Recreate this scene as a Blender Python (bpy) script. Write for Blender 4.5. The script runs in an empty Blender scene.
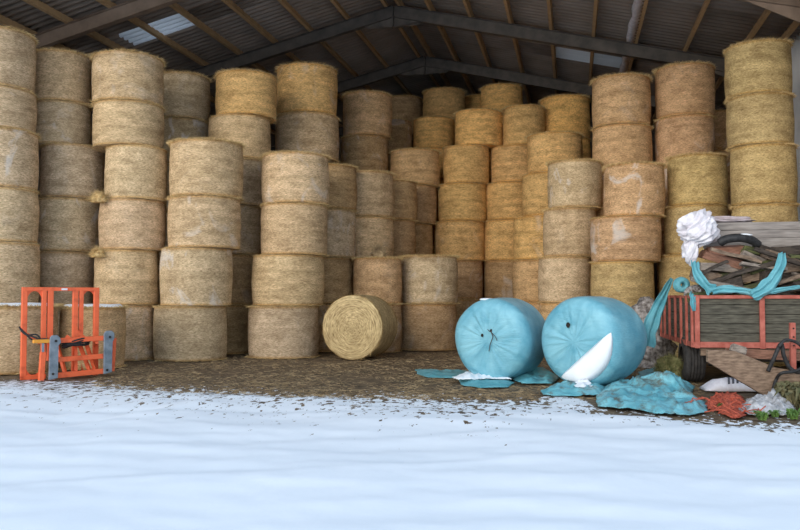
import bpy, bmesh, math, random
from mathutils import Vector, Matrix, noise, Euler
C = bpy.context.scene.collection
PI = math.pi
F = 778.0
HC = 1.45
PITCH = math.atan(30/F)
rnd = random.Random(7)

# ---------------------------------------------------------------- camera geometry
def ray(px, py):
    dz = (265-py)/F
    return Vector(((px-400)/F, math.cos(PITCH)-dz*math.sin(PITCH), math.sin(PITCH)+dz*math.cos(PITCH)))
def at(px, py, Y):
    d = ray(px, py); return Vector((0, 0, HC)) + d*(Y/d.y)
def gp(px, py, z=0.0):
    d = ray(px, py); return Vector((0, 0, HC)) + d*((z-HC)/d.z)

# barn frame: u across, v along the ridge
TH = math.radians(12.54)
def uv(u, v, z=0):
    return Vector((u*math.cos(TH)+v*math.sin(TH), -u*math.sin(TH)+v*math.cos(TH), z))

# ---------------------------------------------------------------- materials
def newmat(name):
    m = bpy.data.materials.new(name); m.use_nodes = True
    nt = m.node_tree; b = nt.nodes['Principled BSDF']
    return m, nt, b
def N(nt, t, **k):
    n = nt.nodes.new(t)
    for a, v in k.items(): setattr(n, a, v)
    return n
def L(nt, a, b): nt.links.new(a, b)
def ramp(nt, fac, stops):
    r = N(nt, 'ShaderNodeValToRGB')
    while len(r.color_ramp.elements) < len(stops): r.color_ramp.elements.new(0.5)
    for e, (p, c) in zip(r.color_ramp.elements, stops):
        e.position = p; e.color = (*c, 1) if len(c) == 3 else c
    L(nt, fac, r.inputs[0]); return r
def coord(nt, scale=(1, 1, 1), rand=False):
    t = N(nt, 'ShaderNodeTexCoord'); mp = N(nt, 'ShaderNodeMapping')
    mp.inputs['Scale'].default_value = scale
    L(nt, t.outputs['Object'], mp.inputs['Vector'])
    if rand:
        oi = N(nt, 'ShaderNodeObjectInfo'); mu = N(nt, 'ShaderNodeMath', operation='MULTIPLY'); mu.inputs[1].default_value = 57.3
        L(nt, oi.outputs['Random'], mu.inputs[0]); L(nt, mu.outputs[0], mp.inputs['Location'])
    return mp.outputs[0]
def noisetex(nt, vec, scale, detail=4, rough=0.55, dist=0):
    n = N(nt, 'ShaderNodeTexNoise'); n.inputs['Scale'].default_value = scale
    n.inputs['Detail'].default_value = detail; n.inputs['Roughness'].default_value = rough; n.inputs['Distortion'].default_value = dist
    L(nt, vec, n.inputs['Vector']); return n
def bump(nt, b, h, strength=0.3, dist=0.02):
    bp = N(nt, 'ShaderNodeBump'); bp.inputs['Strength'].default_value = strength; bp.inputs['Distance'].default_value = dist
    L(nt, h, bp.inputs['Height']); L(nt, bp.outputs[0], b.inputs['Normal'])
def mixc(nt, fac, a, b, mode='MIX'):
    m = N(nt, 'ShaderNodeMix', data_type='RGBA', blend_type=mode)
    if isinstance(fac, float): m.inputs[0].default_value = fac
    else: L(nt, fac, m.inputs[0])
    for s, v in ((6, a), (7, b)):
        if isinstance(v, tuple): m.inputs[s].default_value = (*v, 1)
        else: L(nt, v, m.inputs[s])
    return m.outputs[2]
def simple(name, c1, c2, rough=0.8, scale=6, vs=(1, 1, 1), bs=0.3, bd=0.01, metal=0, lo=0.35, hi=0.65, detail=5, spec=0.4, rand=False):
    m, nt, b = newmat(name)
    v = coord(nt, vs, rand); n = noisetex(nt, v, scale, detail)
    r = ramp(nt, n.outputs[0], [(lo, c1), (hi, c2)])
    L(nt, r.outputs[0], b.inputs['Base Color']); b.inputs['Roughness'].default_value = rough
    b.inputs['Metallic'].default_value = metal; b.inputs['Specular IOR Level'].default_value = spec
    bump(nt, b, n.outputs[0], bs, bd); return m

def straw_material():
    m, nt, b = newmat('net_wrapped_straw')
    tc = N(nt, 'ShaderNodeTexCoord'); oi = N(nt, 'ShaderNodeObjectInfo')
    off = N(nt, 'ShaderNodeMath', operation='MULTIPLY'); off.inputs[1].default_value = 91.7; L(nt, oi.outputs['Random'], off.inputs[0])
    def mp(sc):
        q = N(nt, 'ShaderNodeMapping'); q.inputs['Scale'].default_value = sc
        L(nt, tc.outputs['Object'], q.inputs[0]); L(nt, off.outputs[0], q.inputs['Location']); return q.outputs[0]
    f1 = noisetex(nt, mp((13, 13, 72)), 1.0, 7, 0.76)
    f2 = noisetex(nt, mp((2.2, 2.2, 7)), 1.0, 4, 0.6)
    f3 = noisetex(nt, mp((0.3, 0.3, 9)), 1.0, 3, 0.6)
    # end faces: coils of straw round the axis
    sx = N(nt, 'ShaderNodeSeparateXYZ'); L(nt, tc.outputs['Object'], sx.inputs[0])
    ln = N(nt, 'ShaderNodeVectorMath', operation='LENGTH')
    cx = N(nt, 'ShaderNodeCombineXYZ'); L(nt, sx.outputs[0], cx.inputs[0]); L(nt, sx.outputs[1], cx.inputs[1])
    L(nt, cx.outputs[0], ln.inputs[0])
    an = N(nt, 'ShaderNodeMath', operation='ARCTAN2'); L(nt, sx.outputs[1], an.inputs[0]); L(nt, sx.outputs[0], an.inputs[1])
    cv = N(nt, 'ShaderNodeCombineXYZ')
    a2 = N(nt, 'ShaderNodeMath', operation='MULTIPLY'); a2.inputs[1].default_value = 3.0; L(nt, an.outputs[0], a2.inputs[0])
    r2 = N(nt, 'ShaderNodeMath', operation='MULTIPLY'); r2.inputs[1].default_value = 26.0; L(nt, ln.outputs['Value'], r2.inputs[0])
    L(nt, a2.outputs[0], cv.inputs[0]); L(nt, r2.outputs[0], cv.inputs[1])
    fe = noisetex(nt, cv.outputs[0], 1.0, 5, 0.7)
    cap = N(nt, 'ShaderNodeMath', operation='SUBTRACT'); cap.inputs[1].default_value = 0.5; L(nt, sx.outputs[2], cap.inputs[0])
    ab = N(nt, 'ShaderNodeMath', operation='ABSOLUTE'); L(nt, cap.outputs[0], ab.inputs[0])
    gt = N(nt, 'ShaderNodeMath', operation='GREATER_THAN'); gt.inputs[1].default_value = 0.487; L(nt, ab.outputs[0], gt.inputs[0])
    fm = N(nt, 'ShaderNodeMix', data_type='FLOAT'); L(nt, gt.outputs[0], fm.inputs[0]); L(nt, f1.outputs[0], fm.inputs[2]); L(nt, fe.outputs[0], fm.inputs[3])
    base = ramp(nt, fm.outputs[0], [(0.30, (0.20, 0.13, 0.07)), (0.46, (0.62, 0.465, 0.29)), (0.66, (1.0, 0.825, 0.575))]).outputs[0]
    v2 = ramp(nt, f2.outputs[0], [(0.30, (0.66, 0.62, 0.58)), (0.58, (1, 1, 1))]).outputs[0]
    v3 = ramp(nt, f3.outputs[0], [(0.3, (0.80, 0.78, 0.74)), (0.62, (1.05, 1.05, 1.05))]).outputs[0]
    c = mixc(nt, 1.0, base, v2, 'MULTIPLY'); c = mixc(nt, 1.0, c, v3, 'MULTIPLY')
    # golden loose band near the rims
    rimr = ramp(nt, ab.outputs[0], [(0.435, (0, 0, 0)), (0.485, (1, 1, 1))]).outputs[0]
    inv = N(nt, 'ShaderNodeMath', operation='SUBTRACT'); inv.inputs[0].default_value = 1.0; L(nt, gt.outputs[0], inv.inputs[1])
    rm = N(nt, 'ShaderNodeMath', operation='MULTIPLY'); L(nt, rimr, rm.inputs[0]); L(nt, inv.outputs[0], rm.inputs[1])
    c = mixc(nt, rm.outputs[0], c, mixc(nt, 1.0, c, (0.90, 0.74, 0.50), 'MULTIPLY'))
    c = mixc(nt, 1.0, c, oi.outputs['Color'], 'MULTIPLY')
    # whitish loose net film in places
    fn = noisetex(nt, mp((1.1, 1.1, 1.3)), 1.0, 3, 0.6, 1.5)
    sb = N(nt, 'ShaderNodeMath', operation='SUBTRACT'); sb.inputs[0].default_value = 1.0; L(nt, oi.outputs['Alpha'], sb.inputs[1])
    ms = ramp(nt, fn.outputs[0], [(0.56, (0, 0, 0)), (0.68, (1, 1, 1))]).outputs[0]
    mm = N(nt, 'ShaderNodeMath', operation='MULTIPLY'); L(nt, ms, mm.inputs[0]); L(nt, sb.outputs[0], mm.inputs[1])
    c = mixc(nt, mm.outputs[0], c, (0.80, 0.77, 0.74))
    L(nt, c, b.inputs['Base Color']); b.inputs['Roughness'].default_value = 0.85; b.inputs['Specular IOR Level'].default_value = 0.2
    bump(nt, b, fm.outputs[0], 0.8, 0.04)
    return m
M = {}
M['straw'] = straw_material()
M['fringe'] = simple('loose_golden_straw', (0.42, 0.27, 0.10), (0.78, 0.58, 0.29), 0.9, 9, bs=0)
M['litter'] = simple('ground_straw', (0.17, 0.115, 0.065), (0.46, 0.34, 0.19), 0.9, 3, bs=0)
M['moss_hay'] = simple('green_hay', (0.10, 0.11, 0.035), (0.30, 0.27, 0.12), 0.95, 12)
M['snow'] = simple('snow', (0.86, 0.89, 0.93), (0.90, 0.92, 0.95), 0.6, 5, bs=0.25, bd=0.02)
M['concrete'] = simple('concrete_block', (0.16, 0.15, 0.14), (0.26, 0.24, 0.22), 0.9, 4)
M['purlin'] = simple('purlin_timber', (0.40, 0.25, 0.12), (0.48, 0.31, 0.155), 0.8, 5, (1, 1, 1))
M['steel'] = simple('dusty_steel', (0.055, 0.047, 0.04), (0.11, 0.09, 0.073), 0.6, 3)
M['steel_near'] = simple('rusty_steel', (0.17, 0.115, 0.078), (0.27, 0.19, 0.135), 0.7, 2)
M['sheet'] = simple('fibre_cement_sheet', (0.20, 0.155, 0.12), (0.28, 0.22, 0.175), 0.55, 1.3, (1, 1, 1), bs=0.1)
M['wallsheet'] = simple('pale_cladding', (0.80, 0.81, 0.82), (0.88, 0.89, 0.90), 0.5, 2, bs=0.05)
M['orange'] = simple('orange_paint', (0.62, 0.095, 0.03), (0.86, 0.15, 0.05), 0.45, 7, bs=0.08, lo=0.3, hi=0.5)
M['yellow'] = simple('yellow_orange_paint', (0.75, 0.30, 0.03), (0.85, 0.38, 0.05), 0.5, 9, bs=0.05)
M['slate'] = simple('blue_grey_paint', (0.13, 0.17, 0.21), (0.24, 0.29, 0.34), 0.5, 8, bs=0.1)
M['rubber'] = simple('black_rubber', (0.012, 0.012, 0.013), (0.035, 0.034, 0.034), 0.6, 20, bs=0.1)
M['tyre'] = simple('tyre_rubber', (0.03, 0.028, 0.028), (0.075, 0.068, 0.065), 0.8, 12, bs=0.2)
M['redpaint'] = simple('faded_red_paint', (0.34, 0.075, 0.05), (0.50, 0.15, 0.11), 0.7, 9, bs=0.2)
M['board'] = simple('dark_weathered_board', (0.045, 0.04, 0.03), (0.13, 0.12, 0.09), 0.9, 3, (1.5, 1.5, 14), bs=0.5, rand=True)
M['greyboard'] = simple('grey_weathered_board', (0.20, 0.175, 0.16), (0.36, 0.32, 0.29), 0.85, 2.5, (1, 1, 10), bs=0.4)
M['rustboard'] = simple('brown_board', (0.14, 0.09, 0.06), (0.32, 0.22, 0.15), 0.85, 4, (2, 2, 8), bs=0.3)
M['white'] = simple('white_film', (0.62, 0.58, 0.62), (0.86, 0.84, 0.88), 0.45, 6, bs=0.3)
M['pinkfilm'] = simple('pale_pink_film', (0.42, 0.35, 0.36), (0.58, 0.50, 0.52), 0.5, 6)
M['net'] = simple('grey_net_wrap', (0.12, 0.10, 0.09), (0.50, 0.46, 0.44), 0.8, 14, bs=0.8, bd=0.03)
M['rednet'] = simple('red_twine', (0.28, 0.05, 0.03), (0.62, 0.13, 0.07), 0.7, 25, bs=0.5)
M['greyfilm'] = simple('grey_film', (0.30, 0.29, 0.29), (0.62, 0.61, 0.62), 0.5, 14, bs=0.5)
M['leaf'] = simple('weed_leaf', (0.05, 0.12, 0.025), (0.16, 0.28, 0.06), 0.7, 10, bs=0.1)
M['dryleaf'] = simple('withered_weed', (0.07, 0.075, 0.03), (0.19, 0.16, 0.08), 0.8, 10, bs=0.1)
M['ink'] = simple('dark_print', (0.06, 0.06, 0.07), (0.10, 0.10, 0.12), 0.6, 10)
M['hole'] = simple('torn_hole', (0.01, 0.01, 0.008), (0.03, 0.02, 0.015), 0.9, 20)
for nm, a, b_ in (('w_red', (0.17, 0.08, 0.05), (0.30, 0.15, 0.10)), ('w_brown', (0.12, 0.08, 0.055), (0.28, 0.20, 0.14)),
                  ('w_dark', (0.025, 0.018, 0.014), (0.085, 0.065, 0.05)), ('w_moss', (0.04, 0.04, 0.022), (0.14, 0.15, 0.05)),
                  ('w_grey', (0.16, 0.13, 0.11), (0.36, 0.30, 0.25))):
    M[nm] = simple(nm.replace('w_', 'timber_'), a, b_, 0.85, 5, (2, 8, 8), bs=0.5, rand=True)
def bluefilm(name, c1, c2, rough=0.38, muddy=False):
    m, nt, b = newmat(name)
    v = coord(nt); n = noisetex(nt, v, 2.5, 5, 0.6, 0.6); n2 = noisetex(nt, coord(nt, (3, 3, 14)), 2.2, 5, 0.7, 1.0)
    r = ramp(nt, n.outputs[0], [(0.3, c1), (0.7, c2)]); col = r.outputs[0]
    if muddy:
        n3 = noisetex(nt, v, 3.2, 8, 0.75, 0.4)
        mk = ramp(nt, n3.outputs[0], [(0.50, (0, 0, 0)), (0.62, (0.85, 0.85, 0.85))]).outputs[0]
        col = mixc(nt, mk, col, (0.12, 0.10, 0.065))
    L(nt, col, b.inputs['Base Color']); b.inputs['Roughness'].default_value = rough
    bump(nt, b, n2.outputs[0], 0.5, 0.04); return m
M['blue'] = bluefilm('turquoise_stretch_film', (0.10, 0.35, 0.46), (0.27, 0.57, 0.66), 0.33)
M['tarp'] = bluefilm('turquoise_loose_film', (0.07, 0.30, 0.36), (0.20, 0.52, 0.58), 0.45)
M['mudtarp'] = bluefilm('muddy_turquoise_film', (0.08, 0.34, 0.42), (0.26, 0.60, 0.66), 0.45, True)
def rooflight_mat(name='rooflight_sheet', mixv=0.4, tcol=(0.92, 0.92, 0.92, 1)):
    m, nt, b = newmat(name)
    b.inputs['Base Color'].default_value = (0.75, 0.78, 0.82, 1); b.inputs['Roughness'].default_value = 0.5
    b.inputs['Transmission Weight'].default_value = 0.0
    tr = N(nt, 'ShaderNodeBsdfTranslucent'); tr.inputs[0].default_value = tcol
    mx = N(nt, 'ShaderNodeMixShader'); mx.inputs[0].default_value = mixv
    out = nt.nodes['Material Output']
    L(nt, b.outputs[0], mx.inputs[1]); L(nt, tr.outputs[0], mx.inputs[2]); L(nt, mx.outputs[0], out.inputs[0]); return m
M['rooflight'] = rooflight_mat()
M['rooflight_dim'] = rooflight_mat('dirty_rooflight_sheet', 0.3, (0.6, 0.58, 0.54, 1))

# ---------------------------------------------------------------- mesh helpers
def link(name, bm, m, parent=None, smooth=False, loc=None, rot=None, sharp=None):
    me = bpy.data.meshes.new(name)
    bmesh.ops.recalc_face_normals(bm, faces=bm.faces)
    bm.to_mesh(me); bm.free()
    if m is not None:
        for k in (m if isinstance(m, list) else [m]): me.materials.append(k)
    if smooth:
        for p in me.polygons: p.use_smooth = True
    o = bpy.data.objects.new(name, me); C.objects.link(o)
    if parent is not None: o.parent = parent
    if loc is not None: o.location = loc
    if rot is not None: o.rotation_euler = rot
    return o
def tag(o, label=None, cat=None, group=None, kind=None):
    if label:
        if not 4 <= len(label.split()) <= 16: print('LABEL', len(label.split()), label)
        o['label'] = label
    if cat: o['category'] = cat
    if group: o['group'] = group
    if kind: o['kind'] = kind
    return o
def empty(name, loc, rz=0):
    e = bpy.data.objects.new(name, None); C.objects.link(e); e.location = loc; e.rotation_euler = (0, 0, rz); e.empty_display_size = 0.1; return e
def box(bm, c, s, rot=None, mat=0):
    r = Matrix.Identity(4) if rot is None else Euler(rot).to_matrix().to_4x4()
    vs = bmesh.ops.create_cube(bm, size=1)['verts']
    bmesh.ops.transform(bm, matrix=Matrix.Translation(c) @ r @ Matrix.Diagonal((*s, 1)), verts=vs)
    return vs
def bevelled(bm, w=0.008, seg=1):
    bmesh.ops.bevel(bm, geom=list(bm.edges), offset=w, segments=seg, affect='EDGES', clamp_overlap=True)
def beam(bm, a, b, w, h, up=Vector((0, 0, 1))):
    a = Vector(a); b = Vector(b); d = (b-a); ln = d.length; d.normalize()
    s = d.cross(up); 
    if s.length < 1e-3: s = d.cross(Vector((0, 1, 0)))
    s.normalize(); u = s.cross(d)
    vs = []
    for t in (a, b):
        for i, j in ((-1, -1), (1, -1), (1, 1), (-1, 1)):
            vs.append(bm.verts.new(t + s*(i*w/2) + u*(j*h/2)))
    for q in ((0, 1, 2, 3), (7, 6, 5, 4), (0, 4, 5, 1), (1, 5, 6, 2), (2, 6, 7, 3), (3, 7, 4, 0)): bm.faces.new([vs[k] for k in q])
def ibeam(bm, a, b, w=0.17, h=0.34, up=Vector((0, 0, 1)), t=0.018):
    a = Vector(a); b = Vector(b); d = (b-a).normalized(); s = d.cross(up).normalized(); u = s.cross(d)
    beam(bm, a, b, t, h, up)
    for k in (-1, 1): beam(bm, a+u*(k*h/2), b+u*(k*h/2), w, t, up)
def tube(bm, pts, r, seg=8, closed=False, cap=True):
    pts = [Vector(p) for p in pts]; n = len(pts); rings = []
    prev = None
    for i, p in enumerate(pts):
        if closed: t = (pts[(i+1) % n]-pts[i-1])
        else: t = pts[min(i+1, n-1)]-pts[max(i-1, 0)]
        t.normalize()
        if prev is None:
            s = t.cross(Vector((0, 0, 1)))
            if s.length < 0.1: s = t.cross(Vector((0, 1, 0)))
        else: s = prev - t*prev.dot(t)
        s.normalize(); prev = s; u = t.cross(s)
        rr = r[i] if isinstance(r, (list, tuple)) else r
        rings.append([bm.verts.new(p + (s*math.cos(2*PI*k/seg)+u*math.sin(2*PI*k/seg))*rr) for k in range(seg)])
    m = n if closed else n-1
    for i in range(m):
        A, B = rings[i], rings[(i+1) % n]
        for k in range(seg): bm.faces.new((A[k], A[(k+1) % seg], B[(k+1) % seg], B[k]))
    if cap and not closed: bm.faces.new(rings[0]); bm.faces.new(rings[-1])
def smoothpath(pts, n=8):
    pts = [Vector(p) for p in pts]; out = []
    for i in range(len(pts)-1):
        p0 = pts[max(i-1, 0)]; p1 = pts[i]; p2 = pts[i+1]; p3 = pts[min(i+2, len(pts)-1)]
        for k in range(n):
            t = k/n
            out.append(0.5*((2*p1)+(p2-p0)*t+(2*p0-5*p1+4*p2-p3)*t*t+(3*p1-p0-3*p2+p3)*t**3))
    out.append(pts[-1]); return out
def strand(bm, p, d, w):
    p = Vector(p); d = Vector(d); s = d.cross(Vector((rnd.uniform(-1, 1), rnd.uniform(-1, 1), rnd.uniform(-1, 1))))
    if s.length < 1e-5: return
    s.normalize(); s *= w/2
    u = d.cross(s).normalized()*(w/2)
    a = bm.verts.new(p+s); b = bm.verts.new(p-s); c = bm.verts.new(p+u*1.4); e = bm.verts.new(p+d)
    bm.faces.new((a, b, e)); bm.faces.new((b, c, e)); bm.faces.new((c, a, e))
def prism(bm, poly, t0, t1, axis='y'):
    """poly in (x,z); extruded from t0 to t1 along y"""
    A = [bm.verts.new((x, t0, z)) for x, z in poly]; B = [bm.verts.new((x, t1, z)) for x, z in poly]
    bm.faces.new(A); bm.faces.new(list(reversed(B)))
    n = len(poly)
    for i in range(n): bm.faces.new((A[i], B[i], B[(i+1) % n], A[(i+1) % n]))

# ================================================================ GROUND
def interp(x, tab):
    if x <= tab[0][0]: return tab[0][1]
    for (a, b), (c, d) in zip(tab, tab[1:]):
        if x <= c: return b+(d-b)*(x-a)/(c-a)
    return tab[-1][1]
bline = [gp(x, y) for x, y in ((-60, 381), (0, 382), (60, 383), (100, 386), (200, 392), (340, 398), (400, 397), (470, 402), (540, 405), (600, 414), (660, 419), (720, 423), (800, 426), (900, 430))]
btab = sorted((p.x, p.y) for p in bline)
def grid_axis(lo, hi, dense_lo, dense_hi, ds, cs):
    out = []; x = lo
    while x < hi:
        out.append(x); x += ds if dense_lo <= x < dense_hi else cs
    out.append(hi); return out
xs = grid_axis(-60, 60, -9, 9, 0.09, 1.5); ys = grid_axis(-40, 45, 3.5, 15, 0.07, 1.0)
bm = bmesh.new(); rows = []
lay = bm.verts.layers.float.new('snow_depth')
pc = gp(566, 402)
def snow_amount(x, y):
    d = interp(x, btab) - y
    w = Vector((x, y, 0))
    d += 0.35*noise.noise(w*0.9) + 0.18*noise.noise(w*2.3)
    q = 1-math.hypot((x-pc.x)/0.35, (y-pc.y)/0.9)
    if q > 0: d = max(d, q*0.8)
    for px, py, a, b_ in ((622, 413, 0.55, 0.35), (560, 411, 0.0, 0.3)):
        if a == 0: continue
        g = gp(px, py); q = 1-math.hypot((x-g.x)/a, (y-g.y)/b_)
        if q > 0: d = min(d, -q*0.6)
    un = x*math.cos(TH)-y*math.sin(TH)
    if un > 5.4 or un < -15.6 or y > 34: d = max(d, 1)
    return d
def ground_z(x, y):
    s = snow_amount(x, y); k = max(0, min(1, (s+0.1)/0.5))
    w = Vector((x, y, 0))
    h = 0.02*noise.noise(w*3)+0.012*noise.noise(w*8)
    snow = 0.03 + 0.05*noise.noise(w*0.6)+0.025*noise.noise(Vector((x*0.8+y*0.5, y*2.2, 3)))+0.01*noise.noise(w*5)
    # shallow wheel ruts crossing the yard
    for off, sl in ((7.9, 0.10), (6.6, 0.16), (9.6, -0.05)):
        t = y-(off+sl*x+0.25*math.sin(x*0.5)); snow += 0.009*math.exp(-(t/0.12)**2) - 0.009*math.exp(-((t-0.25)/0.2)**2)
    for sl, off in ((1.9, 15.3), (1.9, 17.0)):
        t = y-(off+sl*x); snow += 0.02*math.exp(-(t/0.35)**2)-0.015*math.exp(-((t-0.6)/0.3)**2)
    inside = 0.25 if y > 12.5 else 1.0
    return (1-k)*h*inside*0.6 + k*snow*(0.35 if y > 12 else 1) - 0.012
for y in ys:
    r = []
    for x in xs:
        v = bm.verts.new((x, y, ground_z(x, y) if (-12 < x < 14 and 1 < y < 33) else -0.005)); sa = snow_amount(x, y); v[lay] = (sa*3.0 if sa < 0 else sa*(0.95+2.2*max(0, min(1, (x-1.0)/1.5)))); r.append(v)
    rows.append(r)
for j in range(len(ys)-1):
    for i in range(len(xs)-1): bm.faces.new((rows[j][i], rows[j][i+1], rows[j+1][i+1], rows[j+1][i]))
def ground_mat():
    m, nt, b = newmat('yard_ground')
    at_ = N(nt, 'ShaderNodeAttribute', attribute_name='snow_depth'); v = coord(nt)
    n1 = noisetex(nt, coord(nt, (1, 0.55, 1)), 10, 3, 0.65); n2 = noisetex(nt, v, 2.0, 4, 0.6)
    a = N(nt, 'ShaderNodeMath', operation='MULTIPLY_ADD'); a.inputs[1].default_value = 15; a.inputs[2].default_value = -7.2; L(nt, n1.outputs[0], a.inputs[0])
    s = N(nt, 'ShaderNodeMath', operation='ADD'); L(nt, at_.outputs['Fac'], s.inputs[0]); L(nt, a.outputs[0], s.inputs[1])
    mask = ramp(nt, s.outputs[0], [(0.0, (0, 0, 0)), (0.3, (1, 1, 1))]).outputs[0]
    nd = noisetex(nt, coord(nt, (1, 1.6, 1)), 7, 8, 0.7)
    dirt = ramp(nt, nd.outputs[0], [(0.3, (0.045, 0.032, 0.023)), (0.5, (0.155, 0.112, 0.075)), (0.7, (0.38, 0.285, 0.18))]).outputs[0]
    d2 = ramp(nt, n2.outputs[0], [(0.3, (0.6, 0.6, 0.6)), (0.7, (1.15, 1.1, 1.0))]).outputs[0]
    dirt = mixc(nt, 1.0, dirt, d2, 'MULTIPLY')
    c = mixc(nt, mask, dirt, (0.87, 0.90, 0.94))
    L(nt, c, b.inputs['Base Color']); b.inputs['Roughness'].default_value = 0.75; b.inputs['Specular IOR Level'].default_value = 0.25
    nb = noisetex(nt, v, 6, 4, 0.5); bump(nt, b, nb.outputs[0], 0.12, 0.03); return m
g = link('floor', bm, ground_mat(), smooth=True); tag(g, kind='structure')

# ================================================================ BARN SHELL
UA = -5.1; ZR = 9.78; SL = 0.24; UL = UA-10.3; UR = 5.2; VF = 11.7; VB = 33.0
def zr(u): return ZR - SL*abs(u-UA)
SHO = 0.40     # sheets above the rafter centre line
def corrug(name, u0, u1, v0, v1, m, per=0.23, amp=0.05, lift=0.0, parent=None):
    bm = bmesh.new(); n = int((v1-v0)/per*10); prev = None; us = [u0, u1]
    for i in range(n+1):
        v = v0+(v1-v0)*i/n; dz = amp*max(-1, min(1, 1.7*math.sin(2*PI*v/per)))
        cur = [bm.verts.new(uv(u, v, zr(u)+SHO+dz+lift)) for u in us]
        if prev: bm.faces.new((prev[0], prev[1], cur[1], cur[0]))
        prev = cur
    o = link(name, bm, m, parent, smooth=True)
    sd = o.modifiers.new('thickness', 'SOLIDIFY'); sd.thickness = 0.008
    return o
# rooflights occupy holes in the roof sheeting
def slope(u0, u1, holes, name):
    """sheets in strips along v; holes = list of (v0,v1,ua,ub)"""
    cuts = sorted({VF, VB, *[h[0] for h in holes], *[h[1] for h in holes]})
    root = empty(name, (0, 0, 0)); tag(root, kind='structure')
    for a, b_ in zip(cuts, cuts[1:]):
        hs = [h for h in holes if h[0] <= a and h[1] >= b_]
        if not hs: corrug('roof_sheet', u0, u1, a, b_, M['sheet'], parent=root)
        else:
            h = hs[0]
            corrug('roof_sheet', u0, h[2], a, b_, M['sheet'], parent=root)
            corrug('roof_sheet', h[3], u1, a, b_, M['sheet'], parent=root)
    for h in holes:
        corrug('rooflight_sheet', h[2], h[3], h[0], h[1], M['rooflight' if u0 < UA else 'rooflight_dim'], parent=root)
    return root
slope(UL-0.3, UA, [(18.65, 19.65, -12.0, -9.97)], 'ceiling')
slope(UA, UR+0.3, [(18.2, 19.1, 0.65, 1.7), (23.9, 25.1, -0.5, 1.7)], 'ceiling')
bm = bmesh.new()
beam(bm, uv(UA, VF, zr(UA)+SHO+0.06), uv(UA, VB, zr(UA)+SHO+0.06), 0.36, 0.05)
tag(link('trim_1', bm, M['sheet']), kind='structure')

def wall_grid(name, p0, p1, z0, z1fn, m, per=0.15, amp=0.02, nrm=None):
    bm = bmesh.new(); d = (p1-p0); ln = d.length; d.normalize(); nr = Vector((-d.y, d.x, 0)); n = int(ln/per*6); prev = None
    for i in range(n+1):
        t = ln*i/n; q = p0+d*t+nr*(amp*math.sin(2*PI*t/per))
        cur = [bm.verts.new((q.x, q.y, z0)), bm.verts.new((q.x, q.y, z1fn(t)))]
        if prev: bm.faces.new((prev[0], cur[0], cur[1], prev[1]))
        prev = cur
    o = link(name, bm, m, smooth=True); o.modifiers.new('thickness', 'SOLIDIFY').thickness = 0.01
    tag(o, kind='structure'); return o
wall_grid('wall_right', uv(UR+0.12, VF), uv(UR+0.12, VB), 1.2, lambda t: zr(UR+0.12)+SHO+0.0, M['wallsheet'])
wall_grid('wall_left', uv(UL-0.12, VF), uv(UL-0.12, VB), 1.2, lambda t: zr(UL-0.12)+SHO, M['sheet'])
wall_grid('wall_back', uv(UL, VB), uv(UR, VB), 1.2, lambda t: zr(UL+t)+SHO, M['sheet'])
for nm, a, b_ in (('trim_2', uv(UR+0.15, VF), uv(UR+0.15, VB)), ('trim_3', uv(UL-0.15, VF), uv(UL-0.15, VB)), ('trim_4', uv(UL, VB+0.08), uv(UR, VB+0.08))):
    bm = bmesh.new(); beam(bm, a+Vector((0, 0, 0.58)), b_+Vector((0, 0, 0.58)), 0.2, 1.25); tag(link(nm, bm, M['concrete']), kind='structure')

# purlins (timber, on top of the rafters)
ordn = ['first', 'second', 'third', 'fourth', 'fifth', 'sixth', 'seventh', 'eighth', 'ninth', 'tenth', 'eleventh', 'twelfth']
for side, offs in ((-1, [0.22, 1.4, 2.55, 3.7, 4.85, 6.0, 7.2, 8.25, 9.3, 10.15]), (1, [0.22, 1.15, 2.3, 3.44, 4.57, 5.72, 6.85, 8.12, 9.4, 10.1])):
    for i, o_ in enumerate(offs):
        u = UA+side*o_; bm = bmesh.new(); z = zr(u)+0.27
        tilt = Vector((0, 0, 1)) + uv(side*SL, 0, 0)
        beam(bm, uv(u, VF+0.05, z), uv(u, VB-0.1, z), 0.085, 0.185, tilt)
        o = link('purlin', bm, M['purlin'])
        tag(o, 'brown timber purlin under the %s roof slope, %s one out from the ridge' % ('left' if side < 0 else 'right', ordn[i]), 'roof beam', 'timber purlins under the corrugated roof')
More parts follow.
